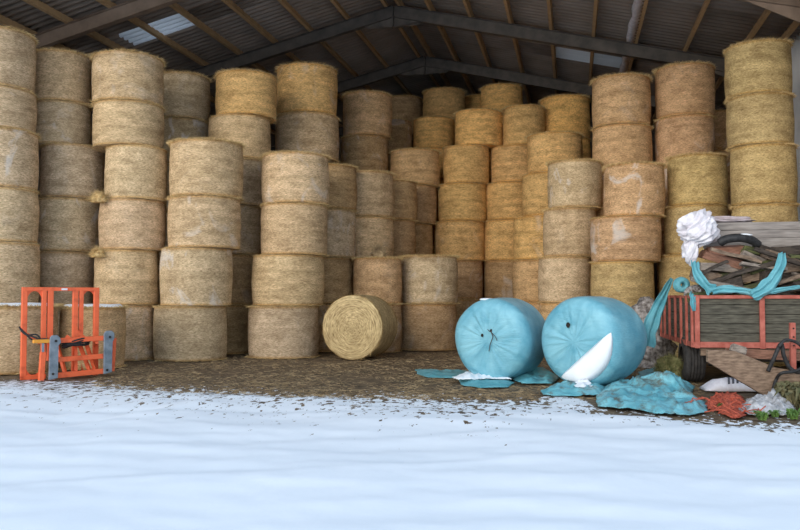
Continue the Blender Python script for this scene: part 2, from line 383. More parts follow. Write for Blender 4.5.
# steel portal frames
fr_lbl = ['frame at the open front of the barn', 'rust-brown frame nearest in view at upper left', 'frame with apex at the top edge of photo',
          'dark frame whose apex shows above the middle bales', 'rearmost frame against the back wall']
tn_ = 5
for i, v in enumerate((12.0, 17.0, 22.0, 27.0, 32.6)):
    mm = M['steel_near'] if i <= 1 else M['steel']
    for s, ue in ((-1, UL-UA+0.15), (1, UR-UA-0.18)):
        root = empty('steel_rafter', uv(UA, v, ZR)); root.rotation_euler = (0, 0, -TH)
        tag(root, '%s steel rafter of the %s' % ('left' if s < 0 else 'right', fr_lbl[i]), 'steel beam', 'steel rafters under the barn roof')
        ze = -SL*abs(ue); g0 = 0.012*s
        bm = bmesh.new(); ibeam(bm, (g0, 0, 0), (ue, 0, ze)); link('beam', bm, mm, root)
        bm = bmesh.new(); prism(bm, [(ue, ze-0.15), (ue, ze-0.62), (ue-s*1.6, ze+0.22)], -0.01, 0.01); link('eave_haunch', bm, mm, root)
        bm = bmesh.new(); prism(bm, [(s*0.9, -SL*0.9-0.16), (s*0.75, -SL*0.9-0.24), (s*0.1, -0.47), (g0, -0.47), (g0, -0.15)], -0.012, 0.012)
        beam(bm, (s*0.85, 0, -0.39), (s*0.03, 0, -0.48), 0.15, 0.015); link('apex_haunch', bm, mm, root)
        bm = bmesh.new(); box(bm, (g0, 0, -0.16), (0.018, 0.2, 0.62)); link('end_plate', bm, mm, root)
        bm = bmesh.new(); q = uv(UA+ue, v, 0); q2 = uv(UA+ue, v, ZR+ze-0.6)
        ibeam(bm, q, q2, 0.18, 0.3, uv(1, 0, 0)); tag(link('trim_%d' % tn_, bm, mm), kind='structure'); tn_ += 1
# white film fixed along one purlin on the right slope
bm = bmesh.new(); u = 1.60; prev = None
for i in range(90):
    v = 17.2+i*0.13; w = 0.11+0.05*noise.noise(Vector((v*1.5, 0, 0)))
    if v > 27: break
    zz = zr(u)+SHO-0.05
    cur = [bm.verts.new(uv(u-w, v, zz+0.02)), bm.verts.new(uv(u-w*0.4, v, zz-0.05+0.03*math.sin(v*5))), bm.verts.new(uv(u+0.13, v, zz-0.02))]
    if prev:
        for k in range(2): bm.faces.new((prev[k], prev[k+1], cur[k+1], cur[k]))
    prev = cur
o = link('roof_film', bm, M['white'], smooth=True); o.modifiers.new('t', 'SOLIDIFY').thickness = 0.006
tag(o, 'dusty white film strip running along a purlin under the right roof slope', 'plastic film')

# ================================================================ BALES
def bale_body(seed, seg=60, rings=18):
    r0 = random.Random(seed); bm = bmesh.new()
    prof = [(0.0, 0.0), (0.35, 0.0), (0.7, 0.0), (0.90, 0.0), (0.955, 0.006), (0.98, 0.02)]
    body = []
    sag = r0.uniform(0.0, 0.02)
    for i in range(rings+1):
        t = i/rings; z = 0.045+0.91*t
        rr = 0.988-0.022*abs(2*t-1)**3 + sag*math.sin(PI*(1-t))*0.6
        body.append((rr, z))
    prof = prof+body+[(0.98, 0.98), (0.955, 0.994), (0.90, 1.0), (0.7, 1.0), (0.35, 1.0), (0.0, 1.0)]
    prevr = None; so = Vector((r0.uniform(0, 50), r0.uniform(0, 50), r0.uniform(0, 50)))
    for rr, z in prof:
        if rr == 0:
            cur = [bm.verts.new((0, 0, z))]
        else:
            cur = []
            for k in range(seg):
                a = 2*PI*k/seg; d = Vector((math.cos(a), math.sin(a), z*1.6))
                n = 1+0.018*noise.noise(d*1.1+so)+0.011*noise.noise(d*3.2+so)+0.006*noise.noise(Vector((d.x*5, d.y*5, z*22))+so)
                cur.append(bm.verts.new((rr*n*math.cos(a), rr*n*math.sin(a), z)))
        if prevr:
            if len(prevr) == 1:
                for k in range(seg): bm.faces.new((prevr[0], cur[(k+1) % seg], cur[k]))
            elif len(cur) == 1:
                for k in range(seg): bm.faces.new((prevr[k], prevr[(k+1) % seg], cur[0]))
            else:
                for k in range(seg): bm.faces.new((prevr[k], prevr[(k+1) % seg], cur[(k+1) % seg], cur[k]))
        prevr = cur
    me = bpy.data.meshes.new('straw_bale'); bmesh.ops.recalc_face_normals(bm, faces=bm.faces); bm.to_mesh(me); bm.free()
    me.materials.append(M['straw'])
    for p in me.polygons: p.use_smooth = True
    return me
def fringe_mesh(seed, top_n, bot_n, L0=0.07):
    bm = bmesh.new(); r0 = random.Random(seed)
    ph = r0.uniform(0, 6)
    for k in range(top_n+bot_n):
        a = r0.uniform(0, 2*PI); top = k < top_n
        dens = 0.5+0.5*noise.noise(Vector((math.cos(a)*1.6, math.sin(a)*1.6, seed*3.1+top)))
        if r0.random() > dens+0.25: continue
        rr = r0.uniform(0.90, 0.985) if top else r0.uniform(0.95, 0.985); z = 0.992 if top else 0.012
        p = Vector((rr*math.cos(a), rr*math.sin(a), z))
        ln = L0*r0.uniform(0.4, 1.7)*(0.6+dens)
        out = r0.uniform(0.1, 0.75)
        d = Vector((math.cos(a)*out+r0.uniform(-.8, .8), math.sin(a)*out+r0.uniform(-.8, .8), (r0.uniform(-0.35, 0.5) if top else r0.uniform(-0.2, 0.15)))).normalized()*ln
        lim = 1.035 if L0 > 0.095 else 1.006
        d.z = min(d.z, lim-p.z) if top else max(d.z, -0.004-p.z)
        strand(bm, p, d, 0.011)
    me = bpy.data.meshes.new('loose_straw'); bm.to_mesh(me); bm.free(); me.materials.append(M['fringe']); return me
BODY = [bale_body(s) for s in range(8)]
FR = [fringe_mesh(1, 650, 160, 0.06), fringe_mesh(2, 600, 160, 0.055), fringe_mesh(3, 1300, 220, 0.085), fringe_mesh(4, 1000, 200, 0.075)]
FRT = [fringe_mesh(s+20, 1900, 300, 0.10) for s in range(3)]
tones = {   # colour, net amount, word
 'pale': ((1.00, 0.97, 0.95), 0.25, 'pale beige'), 'beige': ((1.0, 0.94, 0.86), 0.15, 'beige'),
 'grey': ((0.90, 0.89, 0.88), 0.3, 'greyish beige'), 'gold': ((1.18, 0.98, 0.64), 0.1, 'golden'),
 'deep': ((1.42, 1.12, 0.63), 0.0, 'deep golden'), 'tan': ((1.0, 0.86, 0.70), 0.15, 'tan'),
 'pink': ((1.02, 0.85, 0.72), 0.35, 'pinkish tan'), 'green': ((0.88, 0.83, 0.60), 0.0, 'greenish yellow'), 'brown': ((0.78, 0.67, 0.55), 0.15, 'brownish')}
allb = []
def make_bale(c, r, h, tone, label, group, top=False, rot=None):
    o = bpy.data.objects.new('straw_bale', rnd.choice(BODY)); C.objects.link(o)
    o.location = c; o.scale = (r, r, h); o.rotation_euler = rot or (0, 0, rnd.randrange(4)*PI/2-TH)
    cc, net, w = tones[tone]; j = rnd.uniform(0.93, 1.06)
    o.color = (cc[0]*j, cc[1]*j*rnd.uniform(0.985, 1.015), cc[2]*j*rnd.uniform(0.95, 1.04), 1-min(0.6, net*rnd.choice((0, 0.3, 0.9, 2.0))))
    tag(o, label, 'straw bale', group)
    f = bpy.data.objects.new('loose_straw', rnd.choice(FRT if top else FR)); C.objects.link(f); f.parent = o; f['kind'] = 'stuff'
    return o
def stack(where, d, bales, tone, n_total=None, group='round bales stacked in the barn'):
    """bales: (y of top seam, xL, xR[, tone]) from the top down; the rest down to the floor is filled"""
    res = []
    zs = []; geo = []
    for b_ in bales:
        y, xl, xr = b_[:3]; xm = (xl+xr)/2; cph = math.cos(math.atan((xm-400)/F))
        r = (xr-xl)/2*cph/F*d/(1-(xr-xl)/2*cph*cph/F)
        Yc = d+r*cph
        zs.append(at(xm, y, d).z); geo.append([(xm-400)/F*Yc, Yc, r, b_[3] if len(b_) > 3 else tone])
    if n_total is None:
        hs = [a-b for a, b in zip(zs, zs[1:])]; hh = sum(hs)/len(hs) if hs else 1.18
        n_total = len(bales)-1+max(1, round(zs[-1]/hh))
    k = n_total-len(bales)+1
    zl = zs[-1]
    for i in range(1, k): zs.append(zl*(1-i/k)); geo.append(list(geo[len(bales)-1]))
    zs.append(0.0)
    n = len(geo)
    for i in range(n):
        X, Yc, r, tn = geo[i]
        pos = 'topmost' if i == 0 else ('bottom' if i == n-1 else ordn[i]+' from top')
        lab = '%s round bale, %s of %s' % (tones[tn][2], pos, where)
        if n == 1: lab = '%s round bale with snow on top, standing alone %s' % (tones[tn][2], where.replace('the snow-topped row ', ''))
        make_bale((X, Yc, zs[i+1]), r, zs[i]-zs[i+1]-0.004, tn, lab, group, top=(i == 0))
        allb.append((where, i, X, Yc, r, zs[i+1], zs[i]))
stack('the stack at the left photo edge', 15.9, [(25, -49, 33), (84, -49, 35), (126, -46, 38), (186, -44, 39), (241, -42, 41), (305, -42, 41)], 'pale')
stack('the second stack from the left edge', 17.5, [(49, 27, 89, 'beige'), (100, 28, 90, 'grey'), (143, 38, 104, 'grey'), (197, 34, 100, 'grey'), (251, 33, 96, 'grey'), (306, 33, 96, 'grey')], 'grey')
stack('the third stack from the left edge', 17.0, [(50, 89, 162, 'beige'), (99, 90, 163, 'beige'), (144, 103, 167, 'pale'), (198, 98, 166), (249, 94, 160), (305, 92, 157)], 'beige')
stack('the fourth stack from the left edge', 16.9, [(138, 168, 243, 'beige'), (195, 167, 241, 'beige'), (247, 160, 233, 'pale'), (306, 154, 228, 'grey')], 'beige')
stack('the recessed stack behind third and fourth', 19.7, [(71, 148, 209, 'grey'), (117, 147, 208, 'grey')], 'grey')
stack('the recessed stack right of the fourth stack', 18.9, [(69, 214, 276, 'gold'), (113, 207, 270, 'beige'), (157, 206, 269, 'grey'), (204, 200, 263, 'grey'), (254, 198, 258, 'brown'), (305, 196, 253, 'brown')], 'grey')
stack('the front stack left of lying bale', 17.6, [(151, 261, 329, 'beige'), (202, 260, 328, 'beige'), (254, 252, 325), (306, 248, 320, 'grey')], 'beige')
stack('the high stack rising left above lying bale', 21.0, [(62, 275, 337, 'gold'), (111, 274, 339, 'beige'), (157, 268, 326)], 'beige')
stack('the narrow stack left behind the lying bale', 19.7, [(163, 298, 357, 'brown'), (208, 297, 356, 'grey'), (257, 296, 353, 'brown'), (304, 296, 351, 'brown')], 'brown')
stack('the four-bale stack behind the lying bale', 20.9, [(170, 336, 394, 'beige'), (216, 336, 394, 'beige')], 'beige', 4)
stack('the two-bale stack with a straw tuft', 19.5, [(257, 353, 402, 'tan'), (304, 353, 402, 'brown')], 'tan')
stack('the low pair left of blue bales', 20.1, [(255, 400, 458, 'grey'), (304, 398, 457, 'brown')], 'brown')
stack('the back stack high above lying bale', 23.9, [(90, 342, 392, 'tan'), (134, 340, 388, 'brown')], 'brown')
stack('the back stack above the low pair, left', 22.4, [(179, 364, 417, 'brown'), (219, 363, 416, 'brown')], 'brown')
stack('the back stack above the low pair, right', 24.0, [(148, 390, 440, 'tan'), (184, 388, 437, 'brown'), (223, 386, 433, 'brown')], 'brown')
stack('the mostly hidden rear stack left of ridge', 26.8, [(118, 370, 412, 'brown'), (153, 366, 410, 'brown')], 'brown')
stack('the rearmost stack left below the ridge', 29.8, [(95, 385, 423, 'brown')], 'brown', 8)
stack('the rear stack directly under the ridge', 28.4, [(87, 423, 466, 'gold'), (120, 423, 466)], 'deep')
stack('the stack stepping down below the ridge stack', 26.8, [(116, 413, 455, 'deep')], 'deep', 7)
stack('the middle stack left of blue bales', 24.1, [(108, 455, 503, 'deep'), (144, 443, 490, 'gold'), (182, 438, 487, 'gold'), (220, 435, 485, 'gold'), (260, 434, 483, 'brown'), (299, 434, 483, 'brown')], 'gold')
stack('the rearmost stack right beside ridge stack', 30.0, [(94, 461, 499, 'deep')], 'deep', 8)
stack('the highest rear stack right of ridge', 26.3, [(83, 481, 524, 'deep')], 'deep', 8)
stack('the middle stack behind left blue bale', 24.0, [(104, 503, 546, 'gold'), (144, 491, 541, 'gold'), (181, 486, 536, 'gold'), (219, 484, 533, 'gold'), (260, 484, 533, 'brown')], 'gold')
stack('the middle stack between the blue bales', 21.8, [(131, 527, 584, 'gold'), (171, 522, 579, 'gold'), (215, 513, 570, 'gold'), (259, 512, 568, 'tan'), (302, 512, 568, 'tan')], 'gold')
stack('the high rear stack above blue bales', 24.4, [(94, 541, 592, 'deep'), (136, 540, 592)], 'deep')
stack('the grey stack just behind both blue bales', 19.2, [(159, 548, 603, 'grey'), (207, 543, 597, 'pale'), (256, 538, 591, 'pale'), (303, 538, 591, 'tan')], 'grey')
stack('the left of two tall pinkish stacks', 19.5, [(73, 593, 653, 'pink'), (123, 593, 654, 'pink'), (171, 593, 654)], 'pink')
stack('the bulging stack behind right blue bale', 17.6, [(162, 604, 666, 'pink'), (215, 590, 662, 'pink'), (261, 590, 654, 'green'), (312, 590, 653, 'green')], 'pink')
stack('the right of two tall pinkish stacks', 19.4, [(62, 657, 718, 'pink'), (114, 656, 717, 'pink'), (166, 656, 717)], 'pink')
stack('the greenish stack behind white film bundle', 17.8, [(153, 668, 729, 'green'), (204, 664, 729, 'green'), (254, 658, 724, 'green')], 'green')
stack('the tall stack at the right edge', 15.9, [(39, 727, 796, 'green'), (92, 728, 797, 'green'), (143, 731, 799, 'green'), (203, 731, 799, 'green'), (262, 731, 799, 'green')], 'green')
stack('the stack glimpsed between rightmost two stacks', 21.2, [(110, 687, 741, 'pink')], 'pink', 6)
stack('the snow-topped row left of orange frame', 14.15, [(306, -32, 60, 'beige')], 'beige', 1)
stack('the snow-topped row behind the orange frame', 15.1, [(307, 60, 127, 'tan')], 'tan', 1)
for i in range(len(allb)):
    for j in range(i):
        a, b_ = allb[i], allb[j]
        if a[0] == b_[0]: continue
        if min(a[6], b_[6])-max(a[5], b_[5]) < 0.05: continue
        gap = math.hypot(a[2]-b_[2], a[3]-b_[3])-a[4]-b_[4]
        if gap < -0.06: print('OVERLAP %.2f | %s #%d | %s #%d' % (gap, a[0], a[1], b_[0], b_[1]))

# the bale lying on its side
ang = math.radians(17); c0 = gp(352, 360); r = 0.735
fx = (352-400)/F*17.35
o = make_bale((fx, 17.35, r-0.01), r, 1.12, 'green', 'round straw bale lying on its side with its coiled end facing out', 'straw bale lying on its side')
o['group'] = 'loose straw bales on the floor'; o.rotation_euler = (-PI/2, 0, -ang); o.color = (0.86, 0.84, 0.68, 1)

# snow on the two front bales
for i, bb in enumerate([q for q in allb if 'snow-topped' in q[0]]):
    bm = bmesh.new(); X, Y, r, z1 = bb[2], bb[3], bb[4], bb[6]
    rings = []
    for q in range(9):
        rr = r*0.93*(q/8); rings.append([])
        for k in range(40):
            a = 2*PI*k/40; w = Vector((math.cos(a)*rr*3, math.sin(a)*rr*3, i*9))
            e = 1+0.05*noise.noise(w*1.3)
            rings[-1].append(bm.verts.new((rr*e*math.cos(a), rr*e*math.sin(a), (0.05+0.012*noise.noise(w)) if q < 8 else 0.0)))
    for q in range(8):
        for k in range(40):
            A, B = rings[q], rings[q+1]; bm.faces.new((A[k], A[(k+1) % 40], B[(k+1) % 40], B[k]))
    bmesh.ops.remove_doubles(bm, verts=bm.verts, dist=0.0005)
    o = link('snow_layer', bm, M['snow'], smooth=True, loc=(X, Y, z1-0.004))
    tag(o, ['thin snow layer on the single bale left of the orange frame', 'thin snow layer on the single bale behind the orange frame'][i], 'snow', 'snow layers on bales')

# straw tufts
def tuft(name, c, rad, n, m, label, cat, ln=0.12, w=0.008, flat=0.5, core=True, group=None):
    bm = bmesh.new()
    if core:
        vs = bmesh.ops.create_icosphere(bm, subdivisions=4, radius=1)['verts']
        for v in vs:
            d = v.co.copy(); k = 0.8+0.25*noise.noise(d*2.2+Vector(c))+0.12*noise.noise(d*7)
            v.co = Vector((d.x*rad[0]*k, d.y*rad[1]*k, max(d.z*rad[2]*k, -rad[2]*0.3)+rad[2]*0.3))
    for i in range(n):
        a = rnd.uniform(0, 2*PI); ph = math.acos(rnd.uniform(0, 1))
        d = Vector((math.sin(ph)*math.cos(a), math.sin(ph)*math.sin(a), math.cos(ph)))
        p = Vector((d.x*rad[0]*.75, d.y*rad[1]*.75, d.z*rad[2]*.9+rad[2]*0.15))
        dd = (d+Vector((rnd.uniform(-1, 1), rnd.uniform(-1, 1), rnd.uniform(-1, 0.5)))).normalized()*ln*rnd.uniform(0.4, 1.2)
        if p.z+dd.z < 0.005: dd.z = 0.005-p.z
        strand(bm, p, dd, w)
    o = link(name, bm, m, loc=c); tag(o, label, cat, group); return o
mb = [q for q in allb if 'straw tuft' in q[0] and q[1] == 0][0]
tuft('straw_tuft', (mb[2]+0.05, mb[3]-0.35, mb[6]), (0.22, 0.2, 0.26), 350, M['litter'], 'small dark tuft of straw lying on a low two-bale stack', 'straw')
for (px, py, Y, rr, lb) in ((99, 198, 16.95, 0.19, 'golden tuft of straw bulging between upper bales of the third stack'), (98, 253, 16.95, 0.17, 'golden tuft of straw bulging from the lower third stack')):
    p = at(px, py, Y+0.05)
    tuft('straw_tuft', p-Vector((0, 0, 0.1)), (rr, rr, rr), 420, M['fringe'], lb, 'straw', ln=0.15, group='straw tufts between stacked bales')

# loose straw over the earth floor
bm = bmesh.new()
for i in range(20000):
    px = rnd.uniform(95, 700); py = rnd.uniform(352, 400)
    p = gp(px, py)
    if snow_amount(p.x, p.y) > 0.1: continue
    if noise.noise(Vector((p.x*0.8, p.y*0.9, 4))) < rnd.uniform(-0.7, 0.35)-max(0, (p.y-14)*0.12): continue
    a = rnd.uniform(0, 2*PI); ln = rnd.uniform(0.04, 0.16)
    strand(bm, Vector((p.x, p.y, ground_z(p.x, p.y)+0.004)), Vector((math.cos(a)*ln, math.sin(a)*ln, rnd.uniform(0, 0.03))), 0.009)
o = link('loose_straw', bm, M['litter']); tag(o, 'loose trampled straw scattered over the bare earth floor', 'straw', kind='stuff')

# ================================================================ BLUE WRAPPED BALES
def blue_bale(px, d, r, ln, ang, label, seed, holes, rb=0.34):
    root = empty('wrapped_bale', Vector(((px-400)/F*d, d, 0)), -ang)
    tag(root, label, 'wrapped bale', 'turquoise film-wrapped bales')
    bm = bmesh.new(); seg = 96; prof = []
    for i in range(7): prof.append((0.62*i/6, -0.012+0.012*(i/6)**2))
    for i in range(1, 13):
        t = i/12*PI/2; prof.append((0.62+0.38*math.sin(t)**0.85, 0.24*(1-math.cos(t))))
    for i in range(1, 10): prof.append((1.0+0.012*math.sin(PI*i/10), 0.24+(ln-0.24-rb)*i/10))
    for i in range(0, 13):
        t = PI/2-i/12*PI/2; prof.append((0.62+0.38*math.sin(t) if i < 12 else 0.62, ln-rb*(1-math.cos(t))))
    for i in range(1, 7): prof.append((0.62*(1-i/6), ln))
    so = Vector((seed*7.1, 0, 0)); prevr = None
    for rr, y in prof:
        cur = []
        if rr < 1e-6: cur = [bm.verts.new((0, y, r))]
        else:
            for k in range(seg):
                a = 2*PI*k/seg; dd = Vector((math.cos(a), math.sin(a), y))
                n = 1+0.03*noise.noise(dd*1.2+so)+0.008*noise.noise(Vector((dd.x*3, dd.y*3, y*9))+so)
                pl = 0.0
                if y < 0.2 or y > ln-0.2:
                    pl = (0.028*noise.noise(Vector((math.cos(a)*6, math.sin(a)*6, seed)))+0.016*noise.noise(Vector((math.cos(a)*14, math.sin(a)*14, seed))))*math.sin(PI*min(1, rr*1.05))
                zz = r+rr*r*n*math.sin(a)
                zz = max(zz, 0.0+0.02*rr)      # settles on the ground
                cur.append(bm.verts.new((rr*r*n*math.cos(a), y+pl*(1 if y < 0.5 else -1), zz)))
        if prevr:
            if len(prevr) == 1:
                for k in range(seg): bm.faces.new((prevr[0], cur[(k+1) % seg], cur[k]))
            elif len(cur) == 1:
                for k in range(seg): bm.faces.new((prevr[k], prevr[(k+1) % seg], cur[0]))
            else:
                for k in range(seg): bm.faces.new((prevr[k], prevr[(k+1) % seg], cur[(k+1) % seg], cur[k]))
        prevr = cur
    link('film_wrap', bm, M['blue'], root, smooth=True)
    for hx, hz, s in holes:
        bm = bmesh.new(); vs = bmesh.ops.create_icosphere(bm, subdivisions=2, radius=1)['verts']
        for v in vs: v.co = Vector((v.co.x*s*0.8+hx, v.co.y*0.012-0.022, v.co.z*s+hz))
        link('torn_hole', bm, M['hole'], root, smooth=True)
    return root
b1 = blue_bale(488, 12.95, 0.70, 1.25, math.radians(30), 'smaller turquoise wrapped round bale at left with twigs poking out of its end', 1, [(-0.10, 0.78, 0.03), (0.06, 0.86, 0.028)])
bm = bmesh.new()
tube(bm, [(0.06, -0.03, 0.86), (0.10, -0.04, 0.76), (0.05, -0.05, 0.62), (0.03, -0.04, 0.52)], 0.007, 6); tube(bm, [(0.06, -0.03, 0.84), (0.15, -0.06, 0.77), (0.18, -0.05, 0.70)], 0.006, 6)
tube(bm, [(0.0, -0.03, 0.88), (0.06, -0.05, 0.84)], 0.006, 6)
link('twig', bm, M['w_dark'], b1)
b2 = blue_bale(574, 12.15, 0.715, 1.32, math.radians(44), 'larger turquoise wrapped round bale at right with a wedge of snow', 2, [(-0.10, 0.98, 0.045)], 0.62)

# wedge of snow on the lower right of its end
bm = bmesh.new(); R = 0.715
c = []
segn = 40
A0, A1 = math.radians(-116), math.radians(16)
arc = [Vector((math.cos(A0+(A1-A0)*k/segn)*0.63, 0, math.sin(A0+(A1-A0)*k/segn)*0.63)) for k in range(segn+1)]
ch0, ch1 = arc[0], arc[-1]
front = []; back = []
for k in range(segn+1):
    t = k/segn; q = ch0.lerp(ch1, t); row = []
    for s in range(7):
        p = q.lerp(arc[k], s/6); edge = min(s/6, 1-s/6, t, 1-t)
        rad = p.length/R
        ysurf = 0.0 if rad < 0.62 else 0.24*(1-math.cos(math.asin(min(1, (rad-0.62)/0.38))))
        row.append(bm.verts.new((p.x, ysurf-0.022-0.05*min(1, edge*4)-0.01*noise.noise(p*6), p.z+R)))
    front.append(row)
for k in range(segn):
    for s in range(6): bm.faces.new((front[k][s], front[k+1][s], front[k+1][s+1], front[k][s+1]))
bmesh.ops.remove_doubles(bm, verts=bm.verts, dist=0.0004)
o = link('snow_patch', bm, M['snow'], smooth=True, loc=b2.location, rot=b2.rotation_euler)
o.modifiers.new('t', 'SOLIDIFY').thickness = 0.03
tag(o, 'smooth white wedge of snow on the end of the larger blue bale', 'snow')
tp = b1.location+Vector((0.02, 0.3, 1.375))
bm = bmesh.new(); vs = bmesh.ops.create_icosphere(bm, subdivisions=3, radius=1)['verts']
for v in vs: v.co = Vector((v.co.x*0.13, v.co.y*0.12, v.co.z*0.025))
tag(link('snow_patch', bm, M['snow'], smooth=True, loc=tp), 'tiny cap of snow on top of the smaller blue bale', 'snow')

# ================================================================ CLOTH, FILM AND HEAPS
def inpoly(x, y, P):
    c = False; n = len(P)
    for i in range(n):
        a, b_ = P[i], P[i-1]
        if (a[1] > y) != (b_[1] > y) and x < (b_[0]-a[0])*(y-a[1])/(b_[1]-a[1])+a[0]: c = not c
    return c
def edist(x, y, P):
    m = 9
    for i in range(len(P)):
        a, b_ = P[i], P[i-1]; dx, dy = b_[0]-a[0], b_[1]-a[1]; L2 = dx*dx+dy*dy
        t = max(0, min(1, ((x-a[0])*dx+(y-a[1])*dy)/L2)) if L2 else 0
        m = min(m, math.hypot(x-a[0]-t*dx, y-a[1]-t*dy))
    return m
def cloth(name, pxs, amp, m, label, cat, seed=0, step=0.025, fold=3.0, humps=(), group=None, base=0.012, lean=(1, 1), low=0.0):
    P = [gp(x, y) for x, y in pxs]; P = [(p.x, p.y) for p in P]
    cx = sum(p[0] for p in P)/len(P); cy = sum(p[1] for p in P)/len(P)
    x0, x1 = min(p[0] for p in P), max(p[0] for p in P); y0, y1 = min(p[1] for p in P), max(p[1] for p in P)
    bm = bmesh.new(); V = {}
    def vert(i, j):
        if (i, j) in V: return V[(i, j)]
        x = x0+i*step; y = y0+j*step; w = Vector((x*lean[0], y*lean[1], seed*5.3)); e = min(1, edist(x, y, P)/0.14)
        warp = w+0.25*Vector((noise.noise(w*2), noise.noise(w*2+Vector((9, 0, 0))), 0))
        rdg = (1-abs(noise.noise(warp*fold)))**3*0.6+(1-abs(noise.noise(warp*fold*2.3)))**3*0.3+(1-abs(noise.noise(warp*fold*4.7)))**3*0.09 - low
        h = amp*max(0, rdg)*(0.15+0.85*e)
        for hx, hy, hr, hh in humps:
            g_ = gp(hx, hy); q = ((x-g_.x)**2+(y-g_.y)**2)/(hr*hr); h += hh*math.exp(-q)*(0.1+0.9*e)*(0.75+0.5*rdg)
        v = bm.verts.new((x-cx+0.02*noise.noise(w*7), y-cy+0.02*noise.noise(w*7+Vector((0, 5, 0))), max(0, ground_z(x, y))*0.8+base+h)); V[(i, j)] = v; return v
    for i in range(int((x1-x0)/step)+1):
        for j in range(int((y1-y0)/step)+1):
            xx, yy = x0+(i+.5)*step, y0+(j+.5)*step
            if inpoly(xx, yy, P): bm.faces.new((vert(i, j), vert(i+1, j), vert(i+1, j+1), vert(i, j+1)))
    o = link(name, bm, m, smooth=True, loc=(cx, cy, 0), rot=(0, 0, 0)); o.modifiers.new('t', 'SOLIDIFY').thickness = 0.006
    tag(o, label, cat, group); return o
gt = 'loose sheets of turquoise film on the ground'
cloth('film_sheet', [(415, 370), (440, 371), (466, 371), (470, 376), (462, 379), (428, 378), (418, 375)], 0.05, M['tarp'], 'narrow turquoise film strip lying left of the smaller blue bale', 'plastic film', 1, group=gt)
cloth('film_sheet', [(458, 380), (480, 377), (505, 378), (514, 383), (508, 388), (480, 389), (462, 386)], 0.07, M['tarp'], 'turquoise film tucked under the front of the smaller blue bale', 'plastic film', 2, group=gt)
cloth('film_sheet', [(512, 381), (520, 372), (531, 369), (548, 372), (560, 379), (552, 385), (535, 385), (522, 385)], 0.12, M['tarp'], 'crumpled turquoise film between the two blue bales', 'plastic film', 3, group=gt, humps=((528, 378, 0.25, 0.12),))
cloth('film_sheet', [(541, 391), (560, 386), (590, 387), (606, 386), (606, 396), (580, 397), (552, 397), (543, 396)], 0.12, M['mudtarp'], 'muddy turquoise film in front of the larger blue bale', 'plastic film', 4, group=gt)
cloth('film_sheet', [(597, 398), (606, 388), (640, 381), (672, 380), (694, 388), (690, 397), (704, 404), (708, 413), (690, 417), (660, 416), (628, 411), (598, 408)], 0.15, M['mudtarp'], 'big crumpled heap of turquoise film right of the larger blue bale', 'plastic film', 5, fold=2.4, group=gt,
      humps=((655, 393, 0.34, 0.12), (632, 393, 0.3, 0.03), (678, 395, 0.26, 0.10)), lean=(1.25, 0.7))
cloth('film_sheet', [(638, 373), (655, 368), (668, 373), (660, 380), (644, 380)], 0.06, M['tarp'], 'scrap of turquoise film beside the green hay clump', 'plastic film', 6, group=gt)
for i, (pp, lb, amp) in enumerate((([(452, 382), (470, 376), (492, 375), (503, 380), (512, 384), (490, 383), (470, 384), (458, 384)], 'crumbly snow lying on film before the smaller blue bale', 0.10),
        ([(572, 389), (585, 386), (597, 390), (592, 394), (578, 393)], 'little snow patch on the muddy film before the larger bale', 0.13))):
    cloth('snow_patch', pp, amp, M['snow'], lb, 'snow', 11+i, fold=6, base=0.07 if i == 0 else 0.06)
cloth('twine_heap', [(703, 408), (712, 398), (728, 396), (742, 398), (745, 405), (738, 408), (746, 417), (735, 420), (722, 415), (714, 410)], 0.14, M['rednet'], 'tangled heap of orange-red net twine under the trailer edge', 'net twine', 21, fold=7, low=0.15)
bm = bmesh.new()
for i in range(15):
    g0 = gp(rnd.uniform(704, 742), rnd.uniform(399, 417)); pts = [g0+Vector((0, 0, 0.03))]
    for k in range(5): pts.append(pts[-1]+Vector((rnd.uniform(-.16, .16), rnd.uniform(-.16, .16), 0))); pts[-1].z = rnd.uniform(0.02, 0.14)
    tube(bm, smoothpath(pts, 4), 0.007, 5)
tag(link('twine_strands', bm, M['rednet']), 'loose orange-red twine strands trailing over the snow edge', 'net twine', kind='stuff')
cloth('film_sheet', [(738, 412), (748, 401), (765, 405), (778, 399), (788, 397), (794, 412), (785, 417), (765, 416), (750, 417)], 0.16, M['greyfilm'], 'crumpled dirty white film at the lower right by the weeds', 'plastic film', 22, fold=4, humps=((784, 408, 0.2, 0.12),))
# netting heap behind the right blue bale
NETHEAP = True
p = gp(672, 381)
tuft('hay_clump', (p.x+0.02, p.y+0.15, 0.0), (0.30, 0.28, 0.36), 1500, M['moss_hay'], 'green mossy clump of old hay beside the trailer wheel', 'hay', ln=0.13)

# paper sack
root = empty('paper_sack', gp(730, 391), math.radians(-6)); tag(root, 'white paper sack with dark print lying under the trailer', 'sack')
bm = bmesh.new(); nx, ny = 28, 14; g2 = []
for top in (1, 0):
    gg = []
    for i in range(nx+1):
        rr = []
        for j in range(ny+1):
            x = (i/nx-0.5)*0.82; y = (j/ny-0.5)*0.42; e = min(i, nx-i)/nx*2; f = min(j, ny-j)/ny*2
            h = 0.19*min(1, e*2.2)**0.6*min(1, f*1.6)**0.6*(0.7+0.5*(i/nx)) + 0.018*noise.noise(Vector((x*7, y*7, 1)))*min(e, f)*3
            rr.append(bm.verts.new((x, y+0.02*math.sin(x*9), 0.02+(h if top else 0.0))))
        gg.append(rr)
    g2.append(gg)
for gg in g2:
    for i in range(nx):
        for j in range(ny): bm.faces.new((gg[i][j], gg[i+1][j], gg[i+1][j+1], gg[i][j+1]))
bmesh.ops.remove_doubles(bm, verts=bm.verts, dist=0.004)
link('sack_body', bm, M['greyfilm'] if False else M['white'], root, smooth=True)
bm = bmesh.new()
